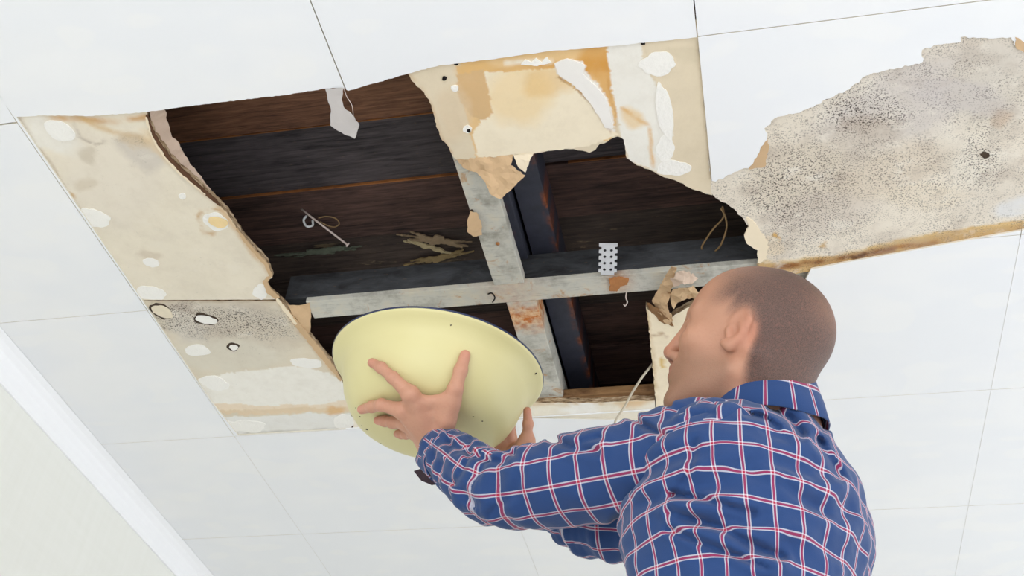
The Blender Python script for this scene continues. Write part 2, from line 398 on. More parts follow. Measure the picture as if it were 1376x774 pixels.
# steel joist above the battens
def beam(name, lo, hi, mat, label, cat, attr=None, nx=1, ny=1, parent=None, bev=.0012):
    bm = bmesh.new(); box_bm(bm, lo, hi, bev)
    if nx*ny > 1:
        for ax, n in ((0, nx), (1, ny)):
            for i in range(1, n):
                co = [0, 0, 0]; no = [0, 0, 0]; co[ax] = lo[ax]+(hi[ax]-lo[ax])*i/n; no[ax] = 1
                bmesh.ops.bisect_plane(bm, geom=bm.verts[:]+bm.edges[:]+bm.faces[:], plane_co=co, plane_no=no)
    o = bm_obj(name, bm, mat, parent)
    if attr:
        co = np.array([v.co[:] for v in o.data.vertices]); at = o.data.attributes.new('rust', 'FLOAT', 'POINT'); at.data.foreach_set('value', np.clip(attr(co), 0, 1).astype(np.float32))
    if label: tag(o, label, cat)
    return o
def line_x(p0, p1, dz):
    return (PL(*p0, dz)[0]+PL(*p1, dz)[0])/2
# long batten (runs away from the camera) and the crosswise batten, faces level with the plasterboard top
bz = .0128
xl = PL(650, 340, bz)[0]; xr = PL(700, 365, bz)[0]
yc0 = PL(640, 386, bz)[1]; yc1 = PL(640, 410, bz)[1]
bl_rust = lambda co: np.clip(1.2-np.abs(co[:, 1]-(yc1+.045))/.045+fbm(co[:, 0]*90, co[:, 1]*90, 3)-.5, 0, 1)*(co[:, 1] > yc1)
LONGB = beam('timber_batten', (xl, .80, H+bz), (xr, yc0-.0006, H+bz+.022), M_BATTEN, 'weathered grey timber batten running down from the cream board to the crosswise one', 'batten', lambda co: co[:, 0]*0, 2, 60)
beam('timber_batten', (xl+.012, yc1+.0006, H+bz), (xr+.012, 2.3, H+bz+.05), M_BATTEN, 'timber batten with orange rust stain between basin rim and steel joist', 'batten', bl_rust, 8, 120)
xe = PL(417, 418, bz)[0]
cb = beam('timber_batten', (xe, yc0, H+bz), (.9, yc1, H+bz+.012), M_BATTEN, 'pale crosswise timber batten spanning the hole above the basin', 'batten',
     lambda co: np.exp(-(((co[:, 0]-PL(833, 382, bz)[0])/.022)**2+((co[:, 1]-yc0-.02)/.03)**2))*.5+np.exp(-(((co[:, 0]-PL(690, 404, bz)[0])/.05)**2))*.25, 120, 4)
# added dark box standing in for the crosswise batten's own near side
beam('batten_near_side', (PL(386, 405, .03)[0], yc0+.001, H+bz+.0125), (1.2, yc0+.035, H+.085), M_BATTENSIDE, 'dark near side of the crosswise batten, added as a separate piece', 'beam')
# steel joist
jx0 = PL(700, 290, .09)[0]; jx1 = PL(738, 290, .09)[0]
jr = empty('steel_joist', (jx0, 1.4, H+.09), 'blue-grey painted steel joist with rusty edge beside the long batten', 'joist')
sm01 = lambda t: np.clip(t, 0, 1)
rust_edge = lambda co: np.clip(sm01((co[:, 0]-jx1+.012)/.01)*np.where(co[:, 2] < H+.12, 1, .25)*(fbm(co[:, 0]*90, co[:, 1]*45, 9)*3.2-1.35), 0, 1)
beam('web', (jx0, .8, H+.095), (jx1, 2.3, H+.166), M_STEEL, None, None, rust_edge, 10, 220, jr)
fx0 = PL(683, 290, .075)[0]; fx1 = PL(697, 290, .075)[0]
beam('flange', (fx0-.012, .8, H+.075), (fx1-.006, 2.3, H+.166), M_STEEL, None, None, lambda co: np.clip(fbm(co[:, 0]*50, co[:, 1]*22, 4)*3-1.75, 0, 1), 4, 120, jr)

# ------------------------------------------------------------------ plasterboards: outline traced, stains painted per vertex
def painter(base, ops, mold0=0.0, moldops=()):
    def f(V):
        p = proj(V); n = len(V); C = np.tile(np.array(lin(base)), (n, 1))
        wob = (fbm(V[:, 0]*28, V[:, 1]*28, 11)-.5); wob2 = (fbm(V[:, 0]*28, V[:, 1]*28, 47)-.5)
        q = p+np.c_[wob, wob2]*22
        C = C*(1+(fbm(V[:, 0]*9, V[:, 1]*9, 5)-.5)[:, None]*.14)
        for op in ops:
            k = op[0]
            if k == 'blob':
                _, cx, cy, rx, ry, col, a = op[:7]; ang = math.radians(op[7]) if len(op) > 7 else 0
                dx = q[:, 0]-cx; dy = q[:, 1]-cy; u = dx*math.cos(ang)+dy*math.sin(ang); v = -dx*math.sin(ang)+dy*math.cos(ang)
                r = np.sqrt((u/rx)**2+(v/ry)**2); m_ = np.clip((1.25-r)/.5, 0, 1)*a
            elif k == 'poly':
                _, pts, col, a = op; m_ = inside(pts, p+np.c_[wob, wob2]*8)*a
            elif k == 'ring':
                _, cx, cy, rx, ry, wd, col, a = op; r = np.sqrt(((q[:, 0]-cx)/rx)**2+((q[:, 1]-cy)/ry)**2)
                m_ = np.clip(1-np.abs(r-1)/wd, 0, 1)*a*np.clip(fbm(V[:, 0]*90, V[:, 1]*90, 8)*2.4-.5, 0, 1)
            elif k == 'line':
                _, pts, wd, col, a = op; dmin = np.full(n, 1e9)
                for s, e in zip(pts, pts[1:]):
                    s = np.array(s, float); e = np.array(e, float); t = np.clip(((p-s)@(e-s))/((e-s)@(e-s)), 0, 1)
                    dmin = np.minimum(dmin, np.linalg.norm(p-s-t[:, None]*(e-s)+np.c_[wob, wob2]*5, axis=1))
                m_ = np.clip(1.3-dmin/wd, 0, 1)*a*np.clip(fbm(V[:, 0]*40, V[:, 1]*40, 23)*2.5-.4, 0, 1)
            C = C*(1-m_[:, None])+np.array(lin(col))*m_[:, None]
        mo = np.full(n, mold0)
        for (cx, cy, rx, ry, a) in moldops:
            mo += a*np.clip(1.3-np.sqrt(((q[:, 0]-cx)/rx)**2+((q[:, 1]-cy)/ry)**2), 0, 1)
        return {'Col': np.clip(C, 0, 1), 'mold': np.clip(mo, 0, 1)}
    return f
sag = lambda a, s: (lambda v: -a*fbm(v[:, 0]*14, v[:, 1]*14, s))
ST = .0048
# upper left board
e1 = [(192,140),(198,152),(203,166),(207,180),(214,192),(222,203),(232,216),(243,228),(256,240),(268,249),(281,262),(292,272),(305,285),(316,302),(326,318),(338,332),(349,342),(358,353),(362,362),(366,373),(354,379),(359,390),(374,402)]
ol = rough(pxs([(2, 140), (100, 138)]+e1+[(190, 403.2), (175, 403.2)]), .008, .0016, 2, keep=(0, 24, 25, 26))
OR = (205, 150, 80); TAN = (222, 196, 158)
ops = [('blob', 150, 240, 70, 60, (232, 222, 206), .6, 50), ('line', [(60, 158), (110, 159), (150, 163), (195, 158)], 5, OR, .75), ('line', [(110, 160), (150, 176), (200, 190)], 4, (214, 178, 120), .6),
       ('blob', 98, 262, 9, 6, (200, 158, 96), .6, 50), ('blob', 118, 210, 12, 9, (196, 182, 160), .45), ('blob', 118, 245, 13, 10, (206, 190, 165), .45), ('blob', 190, 205, 35, 18, (205, 196, 186), .6, 30),
       ('ring', 290, 296, 19, 16, .28, (196, 150, 88), .8), ('line', [(25, 158), (70, 225), (110, 290), (150, 352), (205, 430)], 3, (150, 120, 84), .6),
       ('blob', 200, 345, 18, 8, (208, 192, 170), .6), ('blob', 215, 200, 30, 14, (236, 206, 160), .5, 45), ('line', [(206, 180), (240, 226), (292, 272), (330, 325), (362, 366)], 5, (214, 176, 130), .7),
       ('blob', 180, 190, 20, 10, (210, 182, 140), .5, 20), ('line', [(100, 165), (108, 185), (128, 195), (142, 190)], 2, (150, 130, 110), .5), ('blob', 70, 180, 40, 22, (240, 236, 226), .8, 30)]
pb = empty('plasterboard_panel', PL(200, 280), 'cream water-stained plasterboard left of the hole, topmost of the left pair', 'plasterboard', 'broken plasterboards of the ceiling')
slab('board', ol, H, H+.0125, [M_BOARD, M_EDGE], ST, pb, bump=sag(.0012, 3), colf=painter((236, 226, 206), ops, .12, [(190, 200, 50, 30, .35), (210, 310, 80, 40, .12), (300, 370, 60, 30, .2)]))
def ell(cx, cy, rx, ry, ang=0, n=14, seed=0, j=.14):
    if j < .3:
        r = random.Random(seed*7+int(cx)+int(cy)); a0 = math.radians(ang); n = 34; h = [(k, r.uniform(-1, 1)*j*1.1/k**.6, r.uniform(0, 6.3)) for k in (2, 3, 4, 6, 9)]
        out = []
        for i in range(n):
            t = 2*math.pi*i/n; k = 1+sum(a*math.sin(q*t+p) for q, a, p in h); x = math.cos(t)*rx*k; y = math.sin(t)*ry*k
            out.append((cx+x*math.cos(a0)-y*math.sin(a0), cy+x*math.sin(a0)+y*math.cos(a0)))
        return out
    return ell_rough(cx, cy, rx, ry, ang, n, seed, j)
def ell_rough(cx, cy, rx, ry, ang=0, n=14, seed=0, j=.14):
    r = random.Random(seed*7+int(cx)); a0 = math.radians(ang); out = []
    for i in range(n):
        t = 2*math.pi*i/n; k = 1+r.uniform(-j, j); x = math.cos(t)*rx*k; y = math.sin(t)*ry*k
        out.append((cx+x*math.cos(a0)-y*math.sin(a0), cy+x*math.sin(a0)+y*math.cos(a0)))
    return out
def filler(cx, cy, rx, ry, ang, par, ring=False, mat=None, th=.0012):
    if ring: patch('stain_ring', ell(cx-1, cy-1, rx+2.6, ry+2.0, ang, 22, 5, .2), -.0008, -.0002, M_RING, par, .02, 0)
    th += .00004*(int(cx*1.7+cy*3) % 23)
    o = patch('filler_spot', ell(cx, cy, rx, ry, ang, 18), -th, -.0002, mat or M_FILLER, par, .02, 0)
    return o
for a in [(127, 293, 20, 12, 20), (80, 176, 22, 12, 25), (290, 298, 18, 11, 15), (203, 353, 11, 6, 10), (202, 394, 21, 9, 8), (245, 264, 5, 4, 0), (350, 392, 10, 10, 40)]: filler(*a, pb)
M_CR = plain('stained_filler', (242, 214, 160), .8, .14, 40)
patch('filler_spot', ell(293, 299, 13, 7, 20, 14), -.003, -.0023, M_CR, pb, .02, 0)
# torn facing paper curling off the broken edge (the dark double line)
def strip(name, pts, wdt, z0, z1, mat, par, seed=3):
    a = np.array(pts, float); t = np.gradient(a, axis=0); t /= np.linalg.norm(t, axis=1)[:, None]; n = np.c_[-t[:, 1], t[:, 0]]
    w_ = np.array([wdt]*len(a)) if not hasattr(wdt, '__len__') else np.array(wdt)
    return patch(name, [tuple(q) for q in a-n*w_[:, None]/2]+[tuple(q) for q in (a+n*w_[:, None]/2)[::-1]], z0, z1, mat, par, .005, .0012, seed)
M_DARKPAPER = plain('dark_torn_paper', (96, 66, 46), .9, .3, 120)
strip('torn_edge', [(197, 155), (203, 176), (213, 194), (226, 212), (244, 231), (262, 247), (282, 264), (296, 277)], [3, 5, 6, 6, 7, 6, 5, 2], -.0035, -.0015, M_DARKPAPER, pb)
strip('torn_edge', [(196, 158), (201, 177), (211, 197), (224, 215), (241, 233), (258, 248), (276, 262)], [2, 2, 2, 2, 2, 2, 1], -.0048, -.0036, M_CREAM, pb, 4)
strip('torn_edge', [(318, 308), (330, 325), (345, 342), (358, 356), (364, 371), (356, 379), (362, 392), (374, 402)], [2, 4, 4, 5, 4, 6, 8, 5], -.0032, -.001, M_PAPER, pb, 6)

# lower left board
e2 = [(376,403),(386,414),(396,428),(405,440),(418,455),(430,470),(442,484),(452,497),(458,508),(466,522),(472,536)]
ol = rough(pxs([(150, 404.1)]+[(376, 404.1)]+e2[1:]+[(472, 625), (300, 640)]), .008, .0014, 3, keep=(0, 11, 12, 13))
ops = [('blob', 300, 432, 95, 32, (205, 196, 182), .85, 5), ('blob', 340, 455, 60, 24, (212, 200, 182), .6), ('blob', 250, 440, 30, 20, (216, 208, 196), .6), ('blob', 300, 480, 90, 22, (222, 216, 200), .7),
       ('poly', [(262, 512), (300, 502), (350, 498), (400, 492), (440, 500), (475, 520), (480, 545), (290, 552)], (244, 240, 230), 1),
       ('poly', [(286, 541), (370, 546), (430, 543), (480, 533), (480, 551), (400, 555), (290, 556)], (234, 206, 168), .6), ('poly', [(300, 560), (480, 553), (480, 600), (330, 600)], (236, 234, 228), 1),
       ('line', [(380, 408), (400, 436), (420, 460), (440, 484), (456, 506)], 6, (222, 184, 134), .85), ('line', [(205, 405), (290, 404), (372, 404)], 2.2, (170, 150, 120), .6),
       ('line', [(300, 582), (330, 583), (470, 576)], 2, (170, 165, 150), .5), ('blob', 448, 548, 14, 7, (224, 178, 120), .7), ('line', [(205, 430), (250, 500), (290, 552), (320, 584)], 2.4, (186, 170, 140), .5)]
pc = empty('plasterboard_panel', PL(330, 480), 'grey mouldy plasterboard left of the basin, lower of the left pair', 'plasterboard', 'broken plasterboards of the ceiling')
slab('board', ol, H, H+.0125, [M_BOARD, M_EDGE], ST, pc, bump=sag(.0012, 9), colf=painter((226, 214, 192), ops, .15, [(300, 430, 110, 26, .75), (240, 425, 40, 20, .5), (360, 450, 60, 30, .35)]))
for a in [(277, 430, 14, 5.5, 8, True), (265, 471, 17, 7.5, 5), (314, 467, 6, 3.5, 0, True), (288, 515, 20, 9, 10), (412, 488, 20, 7, 5), (300, 573, 24, 9, 3), (462, 567, 14, 10, 0), (335, 573, 22, 8, 3)]: filler(*a[:5], pc, len(a) > 5)
M_HOLE = plain('cream_core', (232, 220, 196), .9, .1)
filler(218, 419, 15, 7, 22, pc, True, M_HOLE)
strip('torn_edge', [(380, 412), (394, 430), (412, 452), (430, 474), (446, 494), (458, 512)], [3, 6, 7, 8, 6, 2], -.003, -.0008, M_PAPER, pc, 8)
strip('torn_edge', [(372, 402), (384, 418), (398, 436)], [3, 5, 3], -.0045, -.003, M_CREAM, pc, 9)

# board along the top of the hole
e3 = [(546,86),(549,100),(553,108),(560,116),(570,124),(577,134),(581,148),(584,162),(590,176),(594,188),(603,197),(607,206),(613,214),(640,213),(653,211),(690,208),(718,206),(742,202),(765,200),(782,202),(792,205),(800,201),(806,193),(816,190),(824,185),(830,183),(838,187),(840,200),(842,212),(852,219),(866,226),(880,231),(893,238),(910,243),(925,251),(940,256),(953,261)]
ol = rough(pxs(e3+[(957, 262), (948, 25), (545, 60)]), .007, .0016, 4, keep=(36, 37, 38, 39))
ORG = (214, 152, 66); CRM = (240, 230, 208)
ops = [('poly', [(612, 88), (640, 70), (830, 40), (832, 140), (822, 190), (640, 215), (625, 150)], (232, 196, 142), 1),
       ('blob', 720, 100, 95, 14, ORG, .7, -6), ('blob', 800, 85, 26, 22, ORG, .65), ('blob', 814, 110, 10, 32, ORG, .5, -4), ('blob', 640, 92, 28, 14, (226, 180, 112), .6),
       ('poly', [(650, 96), (672, 98), (745, 92), (760, 110), (790, 135), (815, 165), (832, 182), (795, 196), (720, 206), (642, 214), (634, 180), (645, 165)], (245, 232, 206), 1),
       ('blob', 700, 130, 46, 40, (240, 208, 150), .55), ('blob', 735, 112, 30, 20, (232, 190, 120), .55),
       ('poly', [(612, 100), (648, 92), (660, 130), (661, 152), (650, 160), (632, 155), (616, 130)], (218, 182, 134), 1),
       ('poly', [(744, 84), (762, 78), (785, 84), (790, 100), (805, 115), (820, 140), (826, 178), (815, 176), (800, 150), (782, 125), (764, 110), (748, 100)], (238, 232, 224), 1),
       ('line', [(750, 104), (775, 120), (795, 140), (812, 168), (822, 180)], 1.6, (176, 130, 80), .9), ('line', [(812, 70), (818, 110), (826, 150), (828, 182)], 2.2, (206, 150, 84), .9),
       ('line', [(680, 84), (710, 83), (740, 82)], 4, (246, 238, 222), .9),
       ('poly', [(812, 55), (858, 50), (866, 90), (880, 110), (895, 140), (905, 175), (903, 215), (884, 232), (845, 214), (835, 184), (828, 150), (820, 100)], (240, 236, 226), 1),
       ('blob', 850, 158, 20, 14, (236, 206, 158), .75, 20), ('line', [(835, 145), (852, 158), (872, 168), (876, 200), (878, 225)], 3, (226, 180, 116), .8),
       ('line', [(863, 55), (873, 95), (890, 130), (903, 170)], 2, (206, 186, 150), .6), ('line', [(940, 55), (950, 150), (957, 240)], 2.5, (180, 156, 120), .6), ('blob', 925, 70, 40, 12, (212, 198, 170), .5),
       ('blob', 610, 150, 22, 34, (226, 204, 172), .6), ('line', [(548, 100), (575, 128), (590, 176), (606, 205)], 3, (196, 160, 116), .6)]
pt = empty('plasterboard_panel', PL(760, 130), 'orange-stained plasterboard with peeled white paper along the top of the hole', 'plasterboard', 'broken plasterboards of the ceiling')
slab('board', ol, H, H+.0125, [M_BOARD, M_EDGE], .0033, pt, bump=sag(.0014, 13), colf=painter((226, 211, 184), ops, .05))
patch('peeled_paper', [(700, 87), (706, 80), (714, 84), (720, 78), (728, 84), (735, 77), (741, 84), (722, 89)], -.002, -.0002, M_FILLER, pt, .006, .001, 3)
patch('peeled_paper', [(745, 86), (762, 79), (777, 84), (786, 88), (784, 100), (796, 112), (806, 122), (818, 142), (824, 172), (813, 172), (798, 146), (780, 122), (762, 109), (750, 100)], -.0022, -.0002, plain('greyed_paper', (240, 236, 230), .85, .03, 30), pt, .008, .0012, 4)
M_WP = plain('blistered_cream_paper', (246, 231, 202), .85, .06, 14)
def curled(name, pts, mat, par, lift=.004, seed=1):
    ol = rough(pxs(pts, -.002), .006, .0012, seed)
    b = lambda v: -lift*fbm(v[:, 0]*22, v[:, 1]*22, seed)
    return slab(name, ol, H-.0016, H-.0004, [mat, mat], .007, par, bump=b)
for a in [(884, 86, 25, 15, -5), (905, 226, 24, 10, -4), (893, 150, 10, 40, -12), (894, 200, 12, 18, 4)]: filler(*a, pt)
for a in [(613, 86, 3, 2, 0), (597, 106, 3.2, 2.4, 0), (630, 176, 2.4, 2.4, 0), (864, 59, 3, 1.5, 0)]: patch('nail_hole', ell(*a, 9), -.0026, -.0002, M_BLACK, pt, .02, 0)
for a in [(611, 119, 5, 4.5, 0), (628, 174, 6, 5, 0)]: patch('filler_spot', ell(*a, 12), -.0022, -.0002, M_FILLER, pt, .02, 0)

# big mouldy board on the right
ol = rough(pxs([(952, 30), (1480, -60), (1560, 280), (1376, 312), (1250, 335), (1130, 357), (1060, 370), (1018, 366), (1020, 350), (1023, 338), (1012, 330), (1005, 318), (1007, 304), (1001, 297), (990, 284), (978, 274), (966, 268), (955, 258)]), .009, .0016, 5, keep=(0, 1, 2, 17))
LB = [(1020, 352), (1060, 353), (1130, 341), (1250, 315), (1376, 296)]
ops = [('blob', 1240, 130, 150, 50, (208, 200, 194), .8, -20), ('blob', 1330, 120, 60, 60, (214, 206, 192), .7), ('blob', 1300, 210, 60, 30, (226, 218, 204), .6, 20), ('blob', 1150, 190, 60, 30, (206, 194, 178), .6, -25), ('blob', 1080, 240, 70, 50, (216, 204, 186), .7),
       ('blob', 1330, 265, 50, 25, (222, 212, 198), .5, -25), ('blob', 1200, 230, 80, 30, (208, 192, 172), .5, -20), ('blob', 1240, 265, 60, 16, (226, 212, 190), .5),
       ('blob', 1345, 160, 14, 12, (212, 190, 168), .8), ('blob', 1360, 275, 30, 14, (226, 226, 226), .8, -20), ('blob', 1100, 290, 70, 28, (208, 196, 184), .6, -10), ('blob', 1290, 130, 70, 20, (200, 192, 190), .5, 10),
       ('poly', LB+[(1376, 330), (1250, 350), (1130, 372), (1020, 376)], (206, 170, 118), 1), ('line', [(1022, 350), (1060, 352), (1130, 341), (1250, 316), (1376, 298)], 3, (226, 196, 140), .8),
       ('line', [(1040, 360), (1100, 352), (1150, 343), (1200, 336)], 4.5, (140, 84, 38), .95), ('line', [(1200, 334), (1260, 325)], 3, (170, 110, 50), .8), ('blob', 1150, 343, 12, 4, (92, 54, 28), .8, -8),
       ('blob', 1035, 330, 16, 12, (232, 214, 186), .7), ('line', [(1340, 150), (1330, 210), (1320, 240)], 7, (170, 158, 148), .35), ('blob', 1043, 317, 4, 4, (212, 160, 60), .8), ('blob', 1105, 330, 4, 4, (206, 160, 80), .7)]
pr = empty('plasterboard_panel', PL(1200, 220), 'large plasterboard peppered with black mould right of the hole', 'plasterboard', 'broken plasterboards of the ceiling')
slab('board', ol, H, H+.0125, [M_BOARD, M_EDGE], .0048, pr, bump=sag(.0016, 21), colf=painter((232, 222, 206), ops, .6, [(1080, 240, 70, 40, .35), (1160, 150, 60, 25, .6), (1200, 240, 90, 40, .15), (1100, 300, 70, 30, .2), (1290, 100, 60, 30, .0), (1320, 215, 30, 40, .4), (1045, 270, 40, 30, .4)]))
patch('mould_spot', ell(1324, 209, 5.5, 4, 10, 12, 1, .4), -.0022, -.0002, M_RING, pr, .004, .0008)
patch('torn_paper', [(1006, 228), (1018, 206), (1031, 185), (1033, 200), (1028, 224)], -.0022, -.0002, M_PAPER, pr, .006, .0012)
patch('torn_paper', [(1364, 50), (1372, 54), (1384, 60), (1380, 72), (1366, 66)], -.0046, -.0042, M_PAPER, pr, .006, .0012)
patch('torn_paper', [(1003, 292), (1012, 296), (1020, 308), (1032, 326), (1030, 348), (1018, 354), (1018, 336), (1004, 328), (1000, 316), (1006, 306)], -.0022, .0002, M_CREAM, pr, .006, .0016)

# narrow board right of the hole, partly behind the man's face, and the strip along the far side
ol = rough(pxs([(868, 412), (884, 428), (893, 436), (905, 424), (920, 415), (946, 403), (1000, 394), (1150, 372), (1150, 600), (884, 600), (881, 536), (878, 500), (873, 452)]), .008, .0015, 6, keep=(7, 8, 9))
ops = [('line', [(872, 452), (890, 450), (895, 454)], 1.5, (170, 130, 90), .8), ('blob', 890, 487, 4, 3, (220, 180, 90), .8), ('line', [(869, 414), (874, 455), (879, 500), (882, 536)], 3, (206, 176, 130), .8), ('blob', 950, 440, 60, 20, (250, 236, 206), .6)]
ps = empty('plasterboard_panel', PL(910, 480), 'narrow cream plasterboard between the hole and the man\'s face', 'plasterboard', 'broken plasterboards of the ceiling')
slab('board', ol, H, H+.0125, [M_BOARD, M_EDGE], .006, ps, bump=sag(.0008, 31), colf=painter((247, 232, 204), ops, 0))
ol = rough(pxs([(475, 532), (540, 534), (600, 537), (735, 541), (800, 541), (850, 538), (880, 538), (883, 602), (740, 612), (475, 625)]), .008, .0015, 7, keep=(6, 7, 8, 9))
ops = [('line', [(700, 542), (780, 543), (878, 540)], 3, (222, 196, 156), .8), ('blob', 780, 549, 26, 7, (250, 247, 240), .9), ('blob', 850, 545, 16, 5, (228, 190, 140), .7)]
pd = empty('plasterboard_panel', PL(780, 550), 'thin strip of plasterboard along the far edge of the hole, right of the basin', 'plasterboard', 'broken plasterboards of the ceiling')
slab('board', ol, H, H+.0125, [M_BOARD, M_EDGE], .007, pd, bump=sag(.0008, 33), colf=painter((243, 235, 218), ops, 0))
# splintered lath edge above the far strip
M_SPL = wood('splintered_lath', (74, 44, 26), (176, 136, 92))
rs = random.Random(11)
bm = bmesh.new()
for i in range(46):
    x = rs.uniform(600, 884); y = rs.uniform(529, 538); a = PL(x, y, .013+rs.uniform(0, .012)); L = rs.uniform(.01, .035); an = rs.uniform(-.25, .25)
    d = Vector((math.cos(an), math.sin(an), rs.uniform(-.12, .12)))*L; n_ = Vector((-d.y, d.x, 0)).normalized()*rs.uniform(.001, .0026); u = Vector((0, 0, .002)); a = Vector(a)
    q = [bm.verts.new(p) for p in (a-d, a+n_, a+d, a-n_, a+u)]
    for f in ((0, 1, 4), (1, 2, 4), (2, 3, 4), (3, 0, 4), (3, 2, 1, 0)): bm.faces.new([q[k] for k in f])
x0 = PL(560, 534, .013)[0]; x1 = PL(884, 534, .013)[0]; y0 = PL(740, 533, .013)[1]
box_bm(bm, (x0, y0, H+.0126), (x1, y0+.03, H+.03), .002)
tag(bm_obj('wood_lath', bm, M_SPL), 'splintered brown wooden lath along the far edge of the hole above the cream strip', 'lath')

# a sheet of paper that hangs: outline in pixels, each corner with its own drop below (or above) the ceiling plane
def hanging(name, pts, mat, parent=None, th=.0006, wav=.003, seed=1, sub=3):
    """pts: (px, py, dz); a crumpled, solid sheet"""
    base = np.array([PL(x, y, z) for x, y, z in pts]); c = base.mean(0)
    u = base[1]-base[0]; 
    _, _, vt = np.linalg.svd(base-c); e1, e2, nn = vt
    p2 = np.c_[(base-c)@e1, (base-c)@e2]
    if ((p2[:, 0]*np.roll(p2[:, 1], -1)-np.roll(p2[:, 0], -1)*p2[:, 1]).sum()) < 0: p2 = p2[::-1]; base = base[::-1]
    r2 = rough(p2, .006, .0009, seed); st = .006
    v, f = tri([r2], lambda q: inside(r2, q), st, (p2[:, 0].min(), p2[:, 1].min(), p2[:, 0].max(), p2[:, 1].max()))
    d = ((v[:, None, :]-p2[None])**2).sum(2)+1e-7; wt = 1/d**1.2; off = ((base-c)@nn); w0 = (wt*off).sum(1)/wt.sum(1)
    w0 = w0+wav*(fbm(v[:, 0]*60, v[:, 1]*60, seed, 3)-.5)*2+wav*.5*np.abs(np.sin(v[:, 0]*110+v[:, 1]*60+seed))
    V = c+v[:, :1]*e1+v[:, 1:]*e2; n = len(V)
    Vt = np.r_[V+nn*(w0-th/2)[:, None], V+nn*(w0+th/2)[:, None]]
    ed = {(t[i], t[(i+1) % 3]) for t in f for i in range(3)}
    F = [tuple(t[::-1]) for t in f]+[tuple(t+n) for t in f]+[(a, b, b+n, a+n) for a, b in ed if (b, a) not in ed]
    return mesh_obj(name, Vt, F, mat, parent, smooth=False)
# pinkish backing paper hanging behind the broken left edge
o = hanging('paper_flap', [(201, 150, .004), (222, 148, .02), (226, 165, .024), (231, 184, .026), (239, 190, .026), (247, 205, .026), (256, 221, .024), (262, 226, .024), (275, 244, .02), (289, 263, .014), (284, 266, .004), (262, 246, .004), (240, 226, .004), (216, 198, .004), (205, 176, .004)], M_PINKPAPER, wav=.002, seed=4)
tag(o, 'pinkish backing paper standing off the broken left edge near its top corner', 'torn paper')
o = hanging('paper_flap', [(612, 212, 0), (640, 212, -.002), (690, 208, -.002), (686, 222, -.01), (706, 236, -.012), (690, 252, -.022), (672, 268, -.03), (660, 262, -.028), (652, 246, -.018), (640, 232, -.008), (622, 226, -.001)], M_PAPER, wav=.004, seed=7)
tag(o, 'brown kraft paper flap hanging from the top board over the long batten', 'torn paper')
o = hanging('paper_flap', [(690, 209, -.003), (717, 206, -.003), (712, 216, -.006), (706, 232, -.01), (697, 226, -.008)], M_CREAM, wav=.002, seed=9)
tag(o, 'small pale paper point beside the brown flap and the steel joist', 'torn paper')
o = hanging('paper_flap', [(632, 284, .004), (641, 286, .004), (647, 300, .003), (648, 316, .002), (636, 318, -.004), (628, 312, -.006), (628, 296, -.002)], M_PAPER, wav=.002, seed=11)
tag(o, 'small tan paper scrap on the left side of the long batten', 'torn paper')
o = hanging('paper_flap', [(386, 409, .004), (402, 411, .01), (416, 407, .011), (418, 420, .011), (417, 446, .004), (411, 449, .0), (404, 436, -.001), (394, 424, -.001)], M_PAPER, wav=.002, seed=13)
tag(o, 'tan paper flap at the left end of the crosswise batten', 'torn paper')
# curled mass of paper near the man's forehead
cr = empty('crumpled_paper', PL(905, 400), 'crumpled brown paper hanging beside the man\'s forehead', 'torn paper')
hanging('curl', [(876, 404, .004), (890, 378, -.012), (902, 358, -.02), (908, 362, -.022), (906, 378, -.016), (900, 396, -.01), (896, 414, -.01), (905, 430, -.014), (898, 438, -.014), (884, 424, -.006)], M_PAPER, cr, wav=.007, seed=21)
hanging('curl', [(900, 372, -.02), (912, 362, -.03), (926, 364, -.03), (938, 374, -.02), (930, 380, -.026), (916, 378, -.03), (906, 384, -.024)], M_PINKPAPER, cr, wav=.008, seed=22)
hanging('curl', [(898, 398, -.012), (912, 386, -.03), (932, 388, -.03), (948, 396, -.014), (944, 406, -.01), (930, 402, -.02), (916, 406, -.022), (906, 416, -.016)], M_PAPER, cr, wav=.009, seed=23)
hanging('curl', [(868, 409, .002), (882, 412, -.006), (894, 424, -.014), (906, 438, -.014), (890, 436, -.01), (876, 424, -.002)], plain('brown_paper_inside', (150, 112, 76), .9, .2, 40), cr, wav=.006, seed=24)
o = hanging('plastic_strip', [(437, 120, -.006), (462, 118, -.006), (459, 134, -.01), (462, 144, -.013), (474, 154, -.017), (483, 168, -.021), (481, 174, -.022), (477, 186, -.026), (462, 180, -.024), (444, 168, -.02), (445, 150, -.015)], M_TAPE, wav=.0012, seed=31)
tag(o, 'cloudy plastic strip dangling from the ceiling seam over the upper left of the hole', 'plastic strip')
o = tube('loose_thread', spline([PL(462, 118, -.004), PL(466, 130, -.006), PL(473, 142, -.01), PL(475, 158, -.012)]), .0006, M_NAIL)
tag(o, 'thin loose thread hanging right of the cloudy plastic strip', 'thread')

